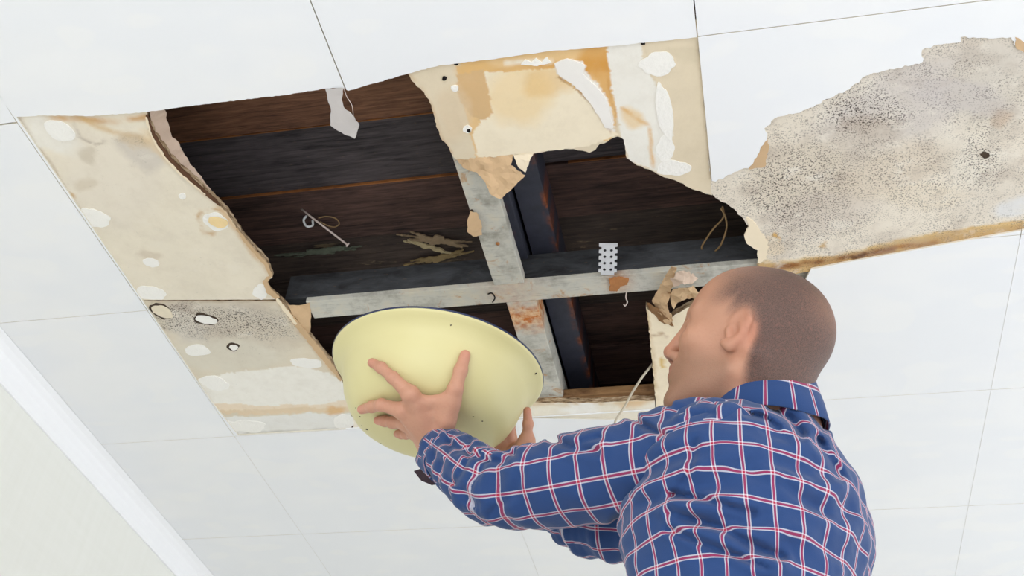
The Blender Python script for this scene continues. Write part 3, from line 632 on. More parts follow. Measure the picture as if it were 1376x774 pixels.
# long loose nail with its clip, hanging from the boards
nl = empty('loose_nail', PL(405, 281, .10), 'long pale nail dangling across the dark boards in the left bay', 'nail')
tube('shank', [PL(405, 281, .15), PL(420, 293, .12), PL(467, 329, .09)], .0019, M_NAIL, nl)
tube('head', [PL(466.3, 328.3, .09), PL(468, 329.6, .089)], .0046, M_NAIL, nl, 12)
k_ = [PL(412, 290, .135), PL(408, 296, .13), PL(412, 304, .128), PL(420, 303, .13), PL(420, 296, .134)]
tube('clip', spline(k_), .0022, M_ZINC, nl)
o = tube('wire_loop', spline([PL(428, 293, .15), PL(438, 291, .15), PL(450, 293, .15), PL(456, 300, .15), (PL(450, 305, .15)), PL(440, 303, .15), PL(430, 298, .15)]), .0012, M_WIRE)
tag(o, 'small wire loop on the dark board right of the loose nail', 'wire')
o = tube('wire_loop', spline([PL(971, 278, .04), PL(972, 292, .05), PL(958, 308, .06), PL(946, 326, .06), PL(943, 334, .06), PL(950, 341, .06), PL(962, 350, .055), PL(957, 342, .055), PL(968, 330, .05), PL(976, 308, .045), PL(975, 292, .04), PL(969, 280, .035)]), .0017, M_WIRE)
tag(o, 'thin brown wire loop hanging by the edge of the mouldy board', 'wire')
# perforated plate on the beam
def plate():
    c = [PL(804, 326, .0), PL(830, 326, .0), PL(829, 366, .0), PL(803, 366, .0)]
    a = PL(805, 327, .035); b = PL(830, 327, .035); d = PL(804, 370, .012)
    ex = b-a; ey = d-a; L = np.linalg.norm(ex); Hh = np.linalg.norm(ey); ex /= L; ey /= Hh; nn = np.cross(ex, ey)
    ol = []; n = 5
    for i in range(n):
        y = Hh*i/n; s = Hh/n; ol += [(L, y), (L, y+s*.5), (L*.86, y+s*.56), (L*.86, y+s*.94)]
    for i in reversed(range(n)):
        y = Hh*i/n; s = Hh/n; ol += [(L*.14, y+s*.94), (L*.14, y+s*.56), (0, y+s*.5), (0, y)]
    ol = np.array(ol); holes = []
    for i in range(1, n):
        for x in (.32, .68): holes.append(np.array([(L*x+math.cos(t)*L*.085, Hh*(i-.0)/n+Hh*.02+math.sin(t)*L*.085) for t in [k*math.pi/4 for k in range(8)]]))
    def reg(p):
        r = inside(ol, p)
        for h in holes: r &= ~inside(h, p)
        return r
    v, f = tri([ol]+holes, reg, None, None)
    V, F, mi = thicken(v, f, 0, .0012); W = a+V[:, :1]*ex+V[:, 1:2]*ey+V[:, 2:]*nn
    return mesh_obj('nail_plate', W, F, M_ZINC)
tag(plate(), 'white perforated metal plate standing above the crosswise batten', 'metal plate')
o = slab('rust_crust', rough(pxs([(818, 374), (832, 371), (845, 374), (843, 381), (833, 383), (829, 390), (819, 389), (820, 381)], .0128), .003, .0012, 2), H+.0092, H+.0128, [M_RUST, M_RUST]); tag(o, 'orange rust crust on the crosswise batten under the metal plate', 'rust')
o = tube('bent_nail', spline([PL(842, 392, .013), PL(841, 400, .0), PL(843, 406, -.008), PL(840, 411, -.012), PL(838, 409, -.012)]), .0012, M_NAIL); tag(o, 'small bent nail sticking down from the right of the crosswise batten', 'nail')
o = tube('bent_nail', spline([PL(656, 395, .013), PL(661, 394, .005), PL(665, 400, .0), PL(662, 406, .002)]), .0014, M_BLACK); tag(o, 'rusty bent nail in the crosswise batten above the basin', 'nail')
for x, y, lb in ((634, 283, 'dark nail head at the left side of the long batten'), (669, 327, 'reddish nail head in the knot of the long batten')):
    a = PL(x, y, .0128); o = tube('nail_head', [a+np.array([0, 0, .004]), a-np.array([0, 0, .002])], .0034, M_RING if x < 650 else M_RUST, LONGB, 10)
# loose flakes of old whitewash clinging to the boards
M_FL = plain('pale_flake', (150, 132, 108), .9, .35, 90)
for k, (cx, cy, rx, ry, an, lb) in enumerate([(590, 322, 46, 5, 8, 'long'), (575, 330, 24, 3, 14, 'thin'), (590, 345, 34, 3.5, -12, 'narrow'), (430, 337, 44, 3.2, -6, 'greenish')]):
    o = patch('plaster_flake', ell(cx, cy, rx, ry, an, 26, k, .55), .166, .17, plain('flake_%s' % lb, [(142, 122, 96), (176, 160, 124), (140, 120, 84), (92, 98, 84)][k], .9, .35, 90), None, .006, .002, k, plane=.17)
    tag(o, ['grey-brown flaked patch on the dark boards left of the long batten', 'thin pale flake below the grey-brown patch on the dark boards', 'lowest ochre flake on the dark boards beside the long batten', 'greenish streak of flaking paint on the board below the loose nail'][k], 'flake')
# white flex that hangs out of the far right corner of the hole
o = tube('white_cable', spline([PL(884, 478, .06), PL(877, 489, .02), PL(862, 508, -.01), PL(848, 530, -.02), PL(840, 545, -.03), PL(828, 564, -.05), PL(824, 580, -.08)]), .0024, plain('cable_white', (206, 196, 176), .5, .08), None, 10)
tag(o, 'off-white cable dangling from the far right corner of the hole above the man\'s sleeve', 'cable')

# ------------------------------------------------------------------ enamel basin, held level
BC = P(588, 498, 1.90)                              # centre of the rim
bN = D((.13, -.80, .597)); bN /= np.linalg.norm(bN)
BR = .180
t1 = np.cross(bN, np.array([0, 1., 0])); t1 /= np.linalg.norm(t1); t2 = np.cross(bN, t1)
out = [(0, -.118), (.05, -.118), (.092, -.1175), (.108, -.114), (.124, -.104), (.137, -.088), (.147, -.068), (.153, -.048), (.157, -.030), (.163, -.018), (.172, -.009), (.178, -.005), (.181, -.001), (.1795, .0025), (.176, .0025)]
inn = [(.170, -.004), (.161, -.013), (.155, -.028), (.150, -.047), (.144, -.067), (.134, -.086), (.121, -.101), (.106, -.111), (.09, -.1145), (.0, -.115)]
pf = out+inn; NS = 96
def basin_pt(r, h, a): return BC+bN*h+(t1*math.cos(a)+t2*math.sin(a))*r
br = empty('enamel_basin', BC-bN*.116, 'cream enamel wash basin with a dark blue rim held up under the hole', 'basin')
def lathe(name, prof, mat, parent, lo=0):
    V = []; F = []; idx = []
    for r, h in prof:
        if r == 0: idx.append([len(V)]); V.append(basin_pt(0, h, 0))
        else: idx.append(list(range(len(V), len(V)+NS))); V += [basin_pt(r, h, 2*math.pi*k/NS) for k in range(NS)]
    for a, b in zip(idx, idx[1:]):
        for k in range(NS):
            j = (k+1) % NS
            if len(a) == 1: F.append((a[0], b[j], b[k]))
            elif len(b) == 1: F.append((a[k], a[j], b[0]))
            else: F.append((a[k], a[j], b[j], b[k]))
    o = mesh_obj(name, V, F, mat, parent, smooth=True)
    bm = bmesh.new(); bm.from_mesh(o.data); bmesh.ops.recalc_face_normals(bm, faces=bm.faces[:]); bm.to_mesh(o.data); bm.free()
    return o, V, F
bo, bV, bF = lathe('bowl', pf, M_ENAMEL, br)
lathe('rim', [(.1803, -.0012), (.1818, .0002), (.1818, .0022), (.1795, .0035), (.1765, .0028)], M_BLUERIM, br)
BVH = BVHTree.FromPolygons([Vector(v) for v in bV], bF)
def hit(px, py, back=False):
    d = Vector(cdir(px, py)); L = d.length; o = Vector(CAM)
    if back:
        o = o+d*3; loc, nrm, i, ds = BVH.ray_cast(o, -d/L)
        return np.array(loc), np.array(nrm)
    loc, nrm, i, ds = BVH.ray_cast(o, d/L)
    if loc is None: return None, None
    return np.array(loc), np.array(nrm)
# chips in the enamel
rs = random.Random(4)
chips = [(494, 549, 2), (484, 560, 1.6), (493, 577, 2.4), (492, 590, 2.2), (505, 601, 1.6), (526, 611, 2.6), (512, 596, 1.3), (720, 502, 2.2), (606, 437, 1.6), (486, 572, 1.2), (540, 617, 1.6), (478, 548, 1), (636, 560, 1.6), (648, 566, 1.4)]
for x, y, r in chips:
    l, n_ = hit(x, y)
    if l is None: continue
    bm = bmesh.new()
    n_ = Vector(n_); l = Vector(l)
    if n_.dot(Vector(CAM)-l) < 0: n_ = -n_
    a = n_.orthogonal().normalized(); b = n_.cross(a); k = 8; R_ = r*.0009
    vs = [bm.verts.new(l+n_*.0005+(a*math.cos(t)+b*math.sin(t))*R_*rs.uniform(.6, 1.2)) for t in [2*math.pi*i/k for i in range(k)]]
    lo = [bm.verts.new(v.co-n_*.0012) for v in vs]; bm.faces.new(vs); bm.faces.new(lo[::-1])
    for i in range(k): bm.faces.new((vs[i], vs[(i+1) % k], lo[(i+1) % k], lo[i]))
    bm_obj('enamel_chip', bm, M_CHIP, br)
# ------------------------------------------------------------------ modelling with smooth distance fields
class Grid:
    def __init__(s, lo, hi, h):
        s.lo = np.array(lo, float); s.h = h; s.n = np.ceil((np.array(hi)-s.lo)/h).astype(int)+1
        s.F = np.full(s.n, .5, np.float32)
    def blk(s, lo, hi):
        a = np.clip(np.floor((np.array(lo)-s.lo)/s.h).astype(int), 0, s.n); b = np.clip(np.ceil((np.array(hi)-s.lo)/s.h).astype(int)+1, 0, s.n)
        if (b <= a).any(): return None, None
        ax = [(s.lo[i]+s.h*np.arange(a[i], b[i])).astype(np.float32) for i in range(3)]
        return (slice(a[0], b[0]), slice(a[1], b[1]), slice(a[2], b[2])), np.stack(np.meshgrid(*ax, indexing='ij'), -1)
    def op(s, fn, lo, hi, k, mode='add'):
        m = k+3*s.h; sl, X = s.blk(np.array(lo)-m, np.array(hi)+m)
        if sl is None: return
        d = fn(X).astype(np.float32); f = s.F[sl]
        if mode == 'add':
            if k: q = np.maximum(k-np.abs(f-d), 0)/k; s.F[sl] = np.minimum(f, d)-q*q*k*.25
            else: s.F[sl] = np.minimum(f, d)
        else:
            d = -d; q = np.maximum(k-np.abs(f-d), 0)/max(k, 1e-6); s.F[sl] = np.maximum(f, d)+q*q*k*.25
    def cone(s, a, b, ra, rb, k=.01, mode='add'):
        a = np.array(a, float); b = np.array(b, float); r = max(ra, rb); ab = b-a; L2 = ab@ab+1e-12
        def fn(X):
            t = np.clip(((X-a)@ab)/L2, 0, 1)[..., None]; return np.linalg.norm(X-a-t*ab, axis=-1)-(ra+(rb-ra)*t[..., 0])
        s.op(fn, np.minimum(a, b)-r, np.maximum(a, b)+r, k, mode)
    def ell(s, c, R, rad, k=.01, mode='add'):
        """R: rows = axes"""
        c = np.array(c, float); R = np.array(R, float); rad = np.array(rad, float); m = rad.max()
        def fn(X):
            q = (X-c)@R.T; k0 = np.linalg.norm(q/rad, axis=-1); k1 = np.linalg.norm(q/rad**2, axis=-1)+1e-9
            return k0*(k0-1)/k1
        s.op(fn, c-m, c+m, k, mode)
    def mesh(s):
        F = s.F; S = F < 0; n = s.n
        c = [S[i:n[0]-1+i, j:n[1]-1+j, k:n[2]-1+k] for i in (0, 1) for j in (0, 1) for k in (0, 1)]
        al = c[0].copy(); an = c[0].copy()
        for q in c[1:]: al &= q; an |= q
        act = np.argwhere(an & ~al); idx = -np.ones(n-1, np.int64); idx[tuple(act.T)] = np.arange(len(act))
        acc = np.zeros((len(act), 3)); cnt = np.zeros(len(act))
        cr = [(i, j, k) for i in (0, 1) for j in (0, 1) for k in (0, 1)]
        for a in cr:
            for ax in range(3):
                if a[ax]: continue
                b = list(a); b[ax] = 1
                fa = F[tuple((act+a).T)]; fb = F[tuple((act+b).T)]; m_ = (fa < 0) != (fb < 0); t = np.where(m_, fa/np.where(m_, fa-fb, 1), 0)
                p = act+np.array(a, float); p[:, ax] += t; acc += p*m_[:, None]; cnt += m_
        V = s.lo+s.h*acc/cnt[:, None]; Q = []
        for ax in range(3):
            u, v = (ax+1) % 3, (ax+2) % 3
            A = [slice(0, n[i]) for i in range(3)]; B = list(A); A[ax] = slice(0, n[ax]-1); B[ax] = slice(1, n[ax])
            e = S[tuple(A)] != S[tuple(B)]; e_ = np.argwhere(e); e_ = e_[(e_[:, u] > 0) & (e_[:, v] > 0) & (e_[:, u] < n[u]-1) & (e_[:, v] < n[v]-1)]
            du = np.zeros(3, int); dv = np.zeros(3, int); du[u] = 1; dv[v] = 1
            q = np.stack([idx[tuple((e_-du-dv).T)], idx[tuple((e_-dv).T)], idx[tuple(e_.T)], idx[tuple((e_-du).T)]], 1)
            ins = S[tuple(e_.T)]; q = np.where(ins[:, None], q, q[:, ::-1]); Q.append(q)
        Q = np.concatenate(Q); Q = Q[(Q >= 0).all(1)]
        return V, Q
def relax(V, Q, it=2, w_=.5):
    E = np.concatenate([Q[:, [0, 1]], Q[:, [1, 2]], Q[:, [2, 3]], Q[:, [3, 0]]]); E = np.concatenate([E, E[:, ::-1]])
    cnt = np.bincount(E[:, 0], minlength=len(V)).astype(float)
    for _ in range(it):
        a = np.stack([np.bincount(E[:, 0], weights=V[E[:, 1], i], minlength=len(V)) for i in range(3)], 1)/np.maximum(cnt, 1)[:, None]
        V = V*(1-w_)+a*w_
    return V
def n3(X, sc_, s=0, o=3):                        # cheap 3-D noise
    x, y, z = X[..., 0]*sc_, X[..., 1]*sc_, X[..., 2]*sc_
    return (fbm(x+z*.71, y-z*.53, s, o)+fbm(y+x*.37, z+x*.61, s+5, o))/2-.5
def sm(x, a, b):
    t = np.clip((np.asarray(x, float)-a)/(b-a), 0, 1); return t*t*(3-2*t)

# ------------------------------------------------------------------ the man
HF = D((-.90, -.13, .41)); HF /= np.linalg.norm(HF)
HU = D((.33, -.87, .36)); HU -= HF*(HU@HF); HU /= np.linalg.norm(HU); HL = np.cross(HU, HF)
HC = P(1036, 447, 1.55)+HL*.0+HF*.02-HU*.037       # between the ear canals
HR = np.array([HF, HL, HU])
def hp(f, l, u): return HC+HF*f+HL*l+HU*u
NB = P(1040, 556, 1.535)                            # neck base
LS, LE, LW = P(932, 615, 1.45), P(672, 665, 1.57), None
RS, RE = P(1060, 700, 1.60), P(800, 708, 1.66)
TF = np.array([-.86, .51, 0.]); TF /= np.linalg.norm(TF); TL = np.array([-TF[1], TF[0], 0.])*1.0   # facing, left
if TL@(LS-NB) < 0: TL = -TL
TR = np.array([TF, TL, [0, 0, 1.]])
# hand joints
def on(px, py, off):
    l, n_ = hit(px, py)
    if n_@(CAM-l) < 0: n_ = -n_
    return l+n_*off
LWr = on(592, 568, .046)
LH = {'index': [on(556, 522, .021), on(533, 506, .0145), on(517, 495, .0100), on(504, 488, .0075)],
      'middle': [on(545, 538, .022), on(517, 534, .016), on(503, 540, .0105), on(490, 547, .007)],
      'ring': [on(549, 553, .021), on(530, 556, .016), on(519, 558, .011), on(509, 560, .007)],
      'pinky': [on(560, 567, .018), on(548, 573, .014), on(541, 576, .010), on(535, 578, .007)],
      'thumb': [on(602, 545, .028), on(609, 520, .018), on(616.5, 498, .0115), on(623, 478.5, .008)]}
def onb(px, py, off):
    l, n_ = hit(px, py, True)
    if n_@(l-CAM) < 0: n_ = -n_
    return l+n_*off
RWr = P(706, 634, 1.93)
RH = {'thumb': [P(703, 612, 1.915), P(708, 592, 1.905), P(709.5, 570, 1.90), P(708.5, 552, 1.90)],
      'index': [P(689, 603, 1.975), onb(680, 560, .010), onb(672, 545, .009), onb(664, 534, .0075)],
      'middle': [P(682, 606, 1.98), onb(680, 567, .010), onb(668, 552, .009), onb(656, 540, .0075)],
      'ring': [P(675, 609, 1.985), onb(666, 575, .010), onb(653, 562, .009), onb(642, 551, .0075)],
      'pinky': [P(667, 612, 1.985), onb(652, 586, .010), onb(642, 575, .008), onb(632, 566, .007)]}
def dirn(a, b): return (b-a)/np.linalg.norm(b-a)
# --- head and neck
g = Grid(HC-.17-np.array([0, 0, .06]), HC+np.array([.17, .17, .17]), .0023)
g.ell(hp(-.011, 0, .040), HR, (.096, .077, .089), 0)
g.ell(hp(.030, 0, .040), HR, (.064, .064, .075), .03)
g.ell(hp(.040, 0, -.015), HR, (.054, .058, .075), .03)
g.ell(hp(.045, 0, -.062), HR, (.050, .046, .040), .025)
for s_ in (-1, 1):
    g.cone(hp(.008, s_*.054, -.050), hp(.078, s_*.018, -.092), .013, .013, .025)         # jaw line
    g.ell(hp(.070, s_*.040, -.012), HR, (.020, .022, .016), .02)                           # cheek bones
    g.cone(hp(.086, s_*.012, .034), hp(.074, s_*.046, .032), .010, .008, .014)             # brow
    g.ell(hp(.094, s_*.031, .016), HR, (.013, .016, .010), .010, 'sub')
    g.ell(hp(.079, s_*.031, .016), HR, (.0128, .0150, .0125), .003)
    g.cone(hp(.108, s_*.010, -.024), hp(.100, s_*.014, -.025), .0065, .006, .006)
    # ear: rim, inner fold, bowl and lobe
    eu = np.array([-.26, .06, .965]); eb = np.array([-.92, .30, -.2]); ec = np.array([.010, .0755, .003])
    pts = []
    for i in range(15):
        t = math.radians(-118+i*19.5); pts.append(ec+eu*(.0265*math.sin(t+math.radians(10)))+eb*(.0135*math.cos(t)))
    pts = [hp(q[0], q[1]*s_, q[2]) for q in pts]
    for i in range(14): g.cone(pts[i], pts[i+1], .0044 if i > 3 else .0055, .0042, .004)
    g.ell(hp(.008, .0735*s_, .003), [HR.T@(eb*[1, s_, 1]), HR.T@np.cross(eb*[1, s_, 1], eu*[1, s_, 1]), HR.T@(eu*[1, s_, 1])], (.0135, .0045, .024), .005)
    g.cone(hp(.006, .068*s_, .002), hp(.008, .060*s_, .0), .012, .014, .006)
    q = [ec+eu*.014+eb*.003, ec+eu*.006+eb*.008, ec-eu*.009+eb*.006]
    for a, b in zip(q, q[1:]): g.cone(hp(a[0], a[1]*s_, a[2]), hp(b[0], b[1]*s_, b[2]), .0032, .0032, .005)
    g.ell(hp(.0115, .082*s_, -.002), HR, (.0065, .0080, .0095), .004, 'sub')
    g.cone(hp(.020, .074*s_, -.001), hp(.019, .074*s_, -.008), .0045, .004, .004)
    g.cone(hp(.016, .0735*s_, -.022), hp(.014, .074*s_, -.026), .0058, .0058, .006)
g.cone(hp(.094, 0, .030), hp(.112, 0, -.014), .0075, .0088, .010)
g.ell(hp(.112, 0, -.017), HR, (.0095, .0085, .0085), .005)
for s_ in (-1, 1): g.ell(hp(.108, s_*.0065, -.029), HR, (.005, .003, .004), .002, 'sub')
g.ell(hp(.086, 0, -.050), HR, (.016, .026, .022), .014)
g.ell(hp(.0985, 0, -.0445), HR, (.0070, .022, .0058), .004)
g.ell(hp(.0970, 0, -.0570), HR, (.0075, .020, .0062), .004)
g.cone(hp(.108, -.020, -.0505), hp(.108, .020, -.0505), .0022, .0022, .003, 'sub')
g.ell(hp(.084, 0, -.090), HR, (.017, .020, .015), .014)
nd = NB-np.array([0, 0, .03])
g.cone(hp(-.030, 0, -.035), nd, .056, .062, .03)
g.cone(hp(.012, 0, -.060), nd+TF*.02, .042, .052, .025)
for s_ in (-1, 1): g.cone(hp(-.018, s_*.058, -.022), NB+TF*.045+TL*s_*.012*1.0-np.array([0, 0, .02]), .016, .012, .02)
V1, Q1 = g.mesh(); V1 = relax(V1, Q1, 2, .45)
loc = (V1-HC)@HR.T; f_, l_, u_ = loc.T; al = np.abs(l_)
# shaved hair: behind a line that comes down the temple, round the ear, and across the nape
hl = sm(u_+(f_+.02)*.25, .040, .072)*sm(-f_, -.072, -.022)                       # scalp
side = sm(u_, .004, .020)*sm(-f_, -.036, -.014)
back = sm(-f_, .004, .022)*sm(u_, -.088, -.050)
ear_zone = np.exp(-(((f_-.006)/.022)**2+((u_-.0)/.036)**2)**2)*sm(al, .05, .066)
hair = np.clip(np.maximum(np.maximum(hl, side), back)-ear_zone*1.2, 0, 1)
thin = np.exp(-(((f_-.045)/.045)**2+((u_-.12)/.05)**2)*1.0)*.55+np.exp(-(((f_+.112)/.035)**2+((u_-.075)/.035)**2))*.35
hairk = np.clip(hair*(1-thin), 0, 1)
beard = sm(-u_, .018, .050)*sm(f_, -.004, .02)*sm(u_, -.15, -.11)*.45
def skincol(n, X, red=0):
    c = np.tile(np.array(lin((188, 140, 114))), (n, 1))
    v = n3(X, 38, 3)[:, None]; c = c*(1+v*.14); return c*(1-np.array([0, .12, .12])*np.clip(red, 0, 1)[:, None] if hasattr(red, '__len__') else 1)
red = np.exp(-(((f_+.022)/.03)**2+((u_+.005)/.035)**2))*1.0*sm(al, .04, .06)+sm(f_, .10, .115)*.8+ear_zone*.35
C1 = skincol(len(V1), V1, red); C1 = C1*(1-beard[:, None]*.95)+np.array(lin((112, 90, 74)))*beard[:, None]*.95
C1 = C1*(1-hairk[:, None]*.88)+np.array(lin((80, 64, 60)))*hairk[:, None]*.88
lip = (np.exp(-(((u_+.0505)/.010)**2+(l_/.024)**2)**2)*sm(f_, .094, .099))[:, None]; C1 = C1*(1-lip*.7)+np.array(lin((176, 108, 98)))*lip*.7
H1 = hairk+beard*.4
# --- hands and forearms
def hand(J, wr, elbow, tk=1.):
    allp = np.array([q for f in J.values() for q in f]+[wr, wr+(elbow-wr)*.55]); g = Grid(allp.min(0)-.04, allp.max(0)+.04, .0015)
    fore = dirn(elbow, wr); kn = (J['index'][0]+J['pinky'][0])/2; across = dirn(J['pinky'][0], J['index'][0]); nn = np.cross(dirn(wr, kn), across); nn /= np.linalg.norm(nn); ac = np.cross(nn, dirn(wr, kn))
    for s_ in (-1, 1): g.cone(wr+(elbow-wr)*.55+ac*s_*.010, wr+ac*s_*.012, .030, .0195, .02)
    rr = {'index': (.0125, .0092, .0086, .0074), 'middle': (.0125, .0094, .0088, .0076), 'ring': (.0120, .0090, .0083, .0072), 'pinky': (.0108, .0080, .0074, .0064), 'thumb': (.0150*tk, .0115*tk, .0102*tk, .0084*tk)}
    for k_, js in J.items():
        r = rr[k_]
        g.cone(wr+ac*{'index': .014, 'middle': .006, 'ring': -.004, 'pinky': -.013, 'thumb': .016}[k_], js[0], .0165, r[0]*1.05, .014)
        for i in range(3): g.cone(js[i], js[i+1], r[i] if i == 0 else r[i]*1.0, r[i+1], .0045 if i else .006)
        for i in (1, 2): g.ell(js[i], np.eye(3), [r[i]*1.06]*3, .003)
        if k_ != 'thumb': g.ell(js[0]+nn*0, np.eye(3), [.0118]*3, .006)
    if tk < 1: g.cone(wr, J['thumb'][1], .019, .0105, .01); g.cone(J['thumb'][0]*.5+J['index'][0]*.5, J['thumb'][1], .014, .0095, .012)
    g.cone(J['index'][0]*.6+wr*.4, J['thumb'][1]*.45+J['thumb'][0]*.55, .010, .0095, .016)
    g.cone(J['index'][0]*.85+wr*.15, J['thumb'][1]*.7+J['thumb'][0]*.3, .0085, .0085, .014)
    g.cone(J['index'][0], J['pinky'][0], .0095, .0085, .010)
    V, Q = g.mesh(); V = relax(V, Q, 2, .4)
    c = skincol(len(V), V)*np.array([1.16, 1.16, 1.2])  # hands made lighter than the face, their stronger light put into the colour
    for js in J.values():
        k1 = np.exp(-(np.linalg.norm(V-js[3], axis=1)/.014)**2)[:, None]*.35; c = c*(1-k1)+np.array(lin((214, 132, 118)))*k1
        for i in (1, 2):
            k1 = np.exp(-(np.linalg.norm(V-js[i], axis=1)/.009)**2)[:, None]*.22; c = c*(1-k1)+np.array(lin((196, 124, 108)))*k1
    return V, Q, c, nn
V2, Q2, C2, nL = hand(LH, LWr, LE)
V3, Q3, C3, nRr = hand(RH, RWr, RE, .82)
# --- covered body: torso, arms, legs
hipc = P(1010, 760, 1.41)-np.array([0, 0, .36])
g = Grid((-.75, .75, .02), (.65, 1.95, 1.66), .0085)
ch = P(1020, 688, 1.48)
def torso(g, k=0., e=0., hem=False):
    g.ell(ch, TR, (.112+e, .160+e, .114+e), 0)
    g.ell(P(992, 765, 1.43), TR, (.116+e, .152+e, .19+e), .08)
    g.ell(hipc+np.array([0, 0, .12]), TR, (.112+e, .150+e, .20+e), .06)
    for s_, S_ in ((1, LS), (-1, RS)):
        g.cone(NB-np.array([0, 0, .066]), S_+(NB-S_)*.15-np.array([0, 0, .008]), .040+e, .046+e, .03)
        g.cone(ch+TL*s_*.10, S_+(ch-S_)*.22, .065+e, .040+e, .04)
torso(g, 0, -.010)
for A_, B_, C_ in ((LS, LE, LWr), (RS, RE, RWr)): g.cone(A_, B_, .042, .030, .02); g.cone(B_+(A_-B_)*.1, C_, .028, .022, .02)
feet = []
for s_ in (1, -1):
    hp_ = hipc+TL*s_*.085-np.array([0, 0, .02]); an = np.array([hp_[0]+TL[0]*s_*.03, hp_[1]+TL[1]*s_*.03, .09]); kn = (hp_+an)/2+TF*.02; feet.append((hp_, kn, an))
    g.cone(hp_, kn, .085, .056, .03); g.cone(kn, an, .055, .036, .02); g.cone(an, an+TF*.12-np.array([0, 0, .045]), .036, .028, .02)
V4, Q4 = g.mesh(); V4 = relax(V4, Q4, 2); C4 = skincol(len(V4), V4)
offs = np.cumsum([0, len(V1), len(V2), len(V3)])
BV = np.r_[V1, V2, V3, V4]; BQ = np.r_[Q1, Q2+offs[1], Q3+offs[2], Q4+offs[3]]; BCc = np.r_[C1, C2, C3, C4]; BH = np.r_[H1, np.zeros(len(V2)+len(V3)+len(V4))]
m = N('skin', .5, .35)
sk = m.attr('Col'); st = m.noise(900, None, 1, .5); hr_ = m.attr('hair', 'Fac')
c = m.mix(m.math('MULTIPLY', m.step(st, .48, .62), m.math('MULTIPLY', hr_, .55)), sk, lin4((58, 46, 42)))
c = m.mix(m.math('MULTIPLY', m.step(m.noise(260, None, 2), .5, .7), .12), c, lin4((176, 112, 92)))
m.col(c); m.b.inputs['Subsurface Weight'].default_value = .12; m.b.inputs['Subsurface Radius'].default_value = (.012, .005, .003); m.b.inputs['Subsurface Scale'].default_value = 1
m.bump(m.math('ADD', m.noise(320, None, 3), m.math('MULTIPLY', m.math('MULTIPLY', st, hr_), 1.5)), .0006, .5); M_SKIN = m.m
man = empty('person', (hipc[0], hipc[1], 0), 'bald man in a blue plaid shirt reaching up with both hands to a cream basin', 'person')
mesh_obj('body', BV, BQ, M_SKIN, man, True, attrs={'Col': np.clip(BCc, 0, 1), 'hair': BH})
for s_ in (-1, 1):
    bm = bmesh.new(); bmesh.ops.create_uvsphere(bm, u_segments=20, v_segments=12, radius=.0121)
    for v in bm.verts: v.co = v.co+Vector(hp(.0775, s_*.031, .016))
    e_ = bm_obj('eye', bm, plain('eye_white', (232, 226, 220), .2, .02), man, True)
    bm = bmesh.new(); bmesh.ops.create_uvsphere(bm, u_segments=16, v_segments=10, radius=.0056)
    for v in bm.verts: v.co = v.co+Vector(hp(.0846, s_*.031, .017))
    bm_obj('iris', bm, plain('iris', (70, 52, 40), .15, .1), e_, True)

# ------------------------------------------------------------------ plaid shirt
m = N('plaid_cotton', .85, .2)
uvn = m.n('ShaderNodeUVMap').outputs[0]; sx = m.n('ShaderNodeSeparateXYZ'); m.t.links.new(uvn, sx.inputs[0])
PITCH = .034
def stripes(s):
    t = m.math('ABSOLUTE', m.math('SUBTRACT', m.math('FRACT', m.math('DIVIDE', s, PITCH)), .5))   # 0 at the stripe
    t = m.math('MULTIPLY', t, PITCH)
    r_ = m.math('SUBTRACT', 1., m.step(t, .0011, .0016)); w0 = m.math('SUBTRACT', m.math('SUBTRACT', 1., m.step(t, .0024, .0030)), r_)
    return r_, w0
def thread(s):
    r_, w0 = stripes(s); c = m.mix(w0, lin4((42, 69, 116)), lin4((226, 222, 230))); return m.mix(r_, c, lin4((172, 30, 52))), w0, r_
cu, wu, ru = thread(sx.outputs[0]); cv, wv, rv = thread(sx.outputs[1])
base = m.mix(.5, cu, cv)
# the blue ground gives way to the lighter threads a little more than half
k = m.math('MULTIPLY', m.math('MAXIMUM', wu, wv), .38); base = m.mix(k, base, lin4((222, 220, 228)))
k = m.math('MULTIPLY', m.math('MAXIMUM', ru, rv), .25); base = m.mix(k, base, lin4((196, 40, 66)))
wn = m.noise(700, None, 2, .5); base = m.mix(m.math('MULTIPLY', wn, .22), base, lin4((38, 62, 116)))
m.col(base); m.bump(wn, .0004, .6); m.b.inputs['Sheen Weight'].default_value = .15; M_PLAID = m.m
M_DARKCLOTH = plain('dark_cuff_lining', (64, 50, 56), .9, .3, 200)

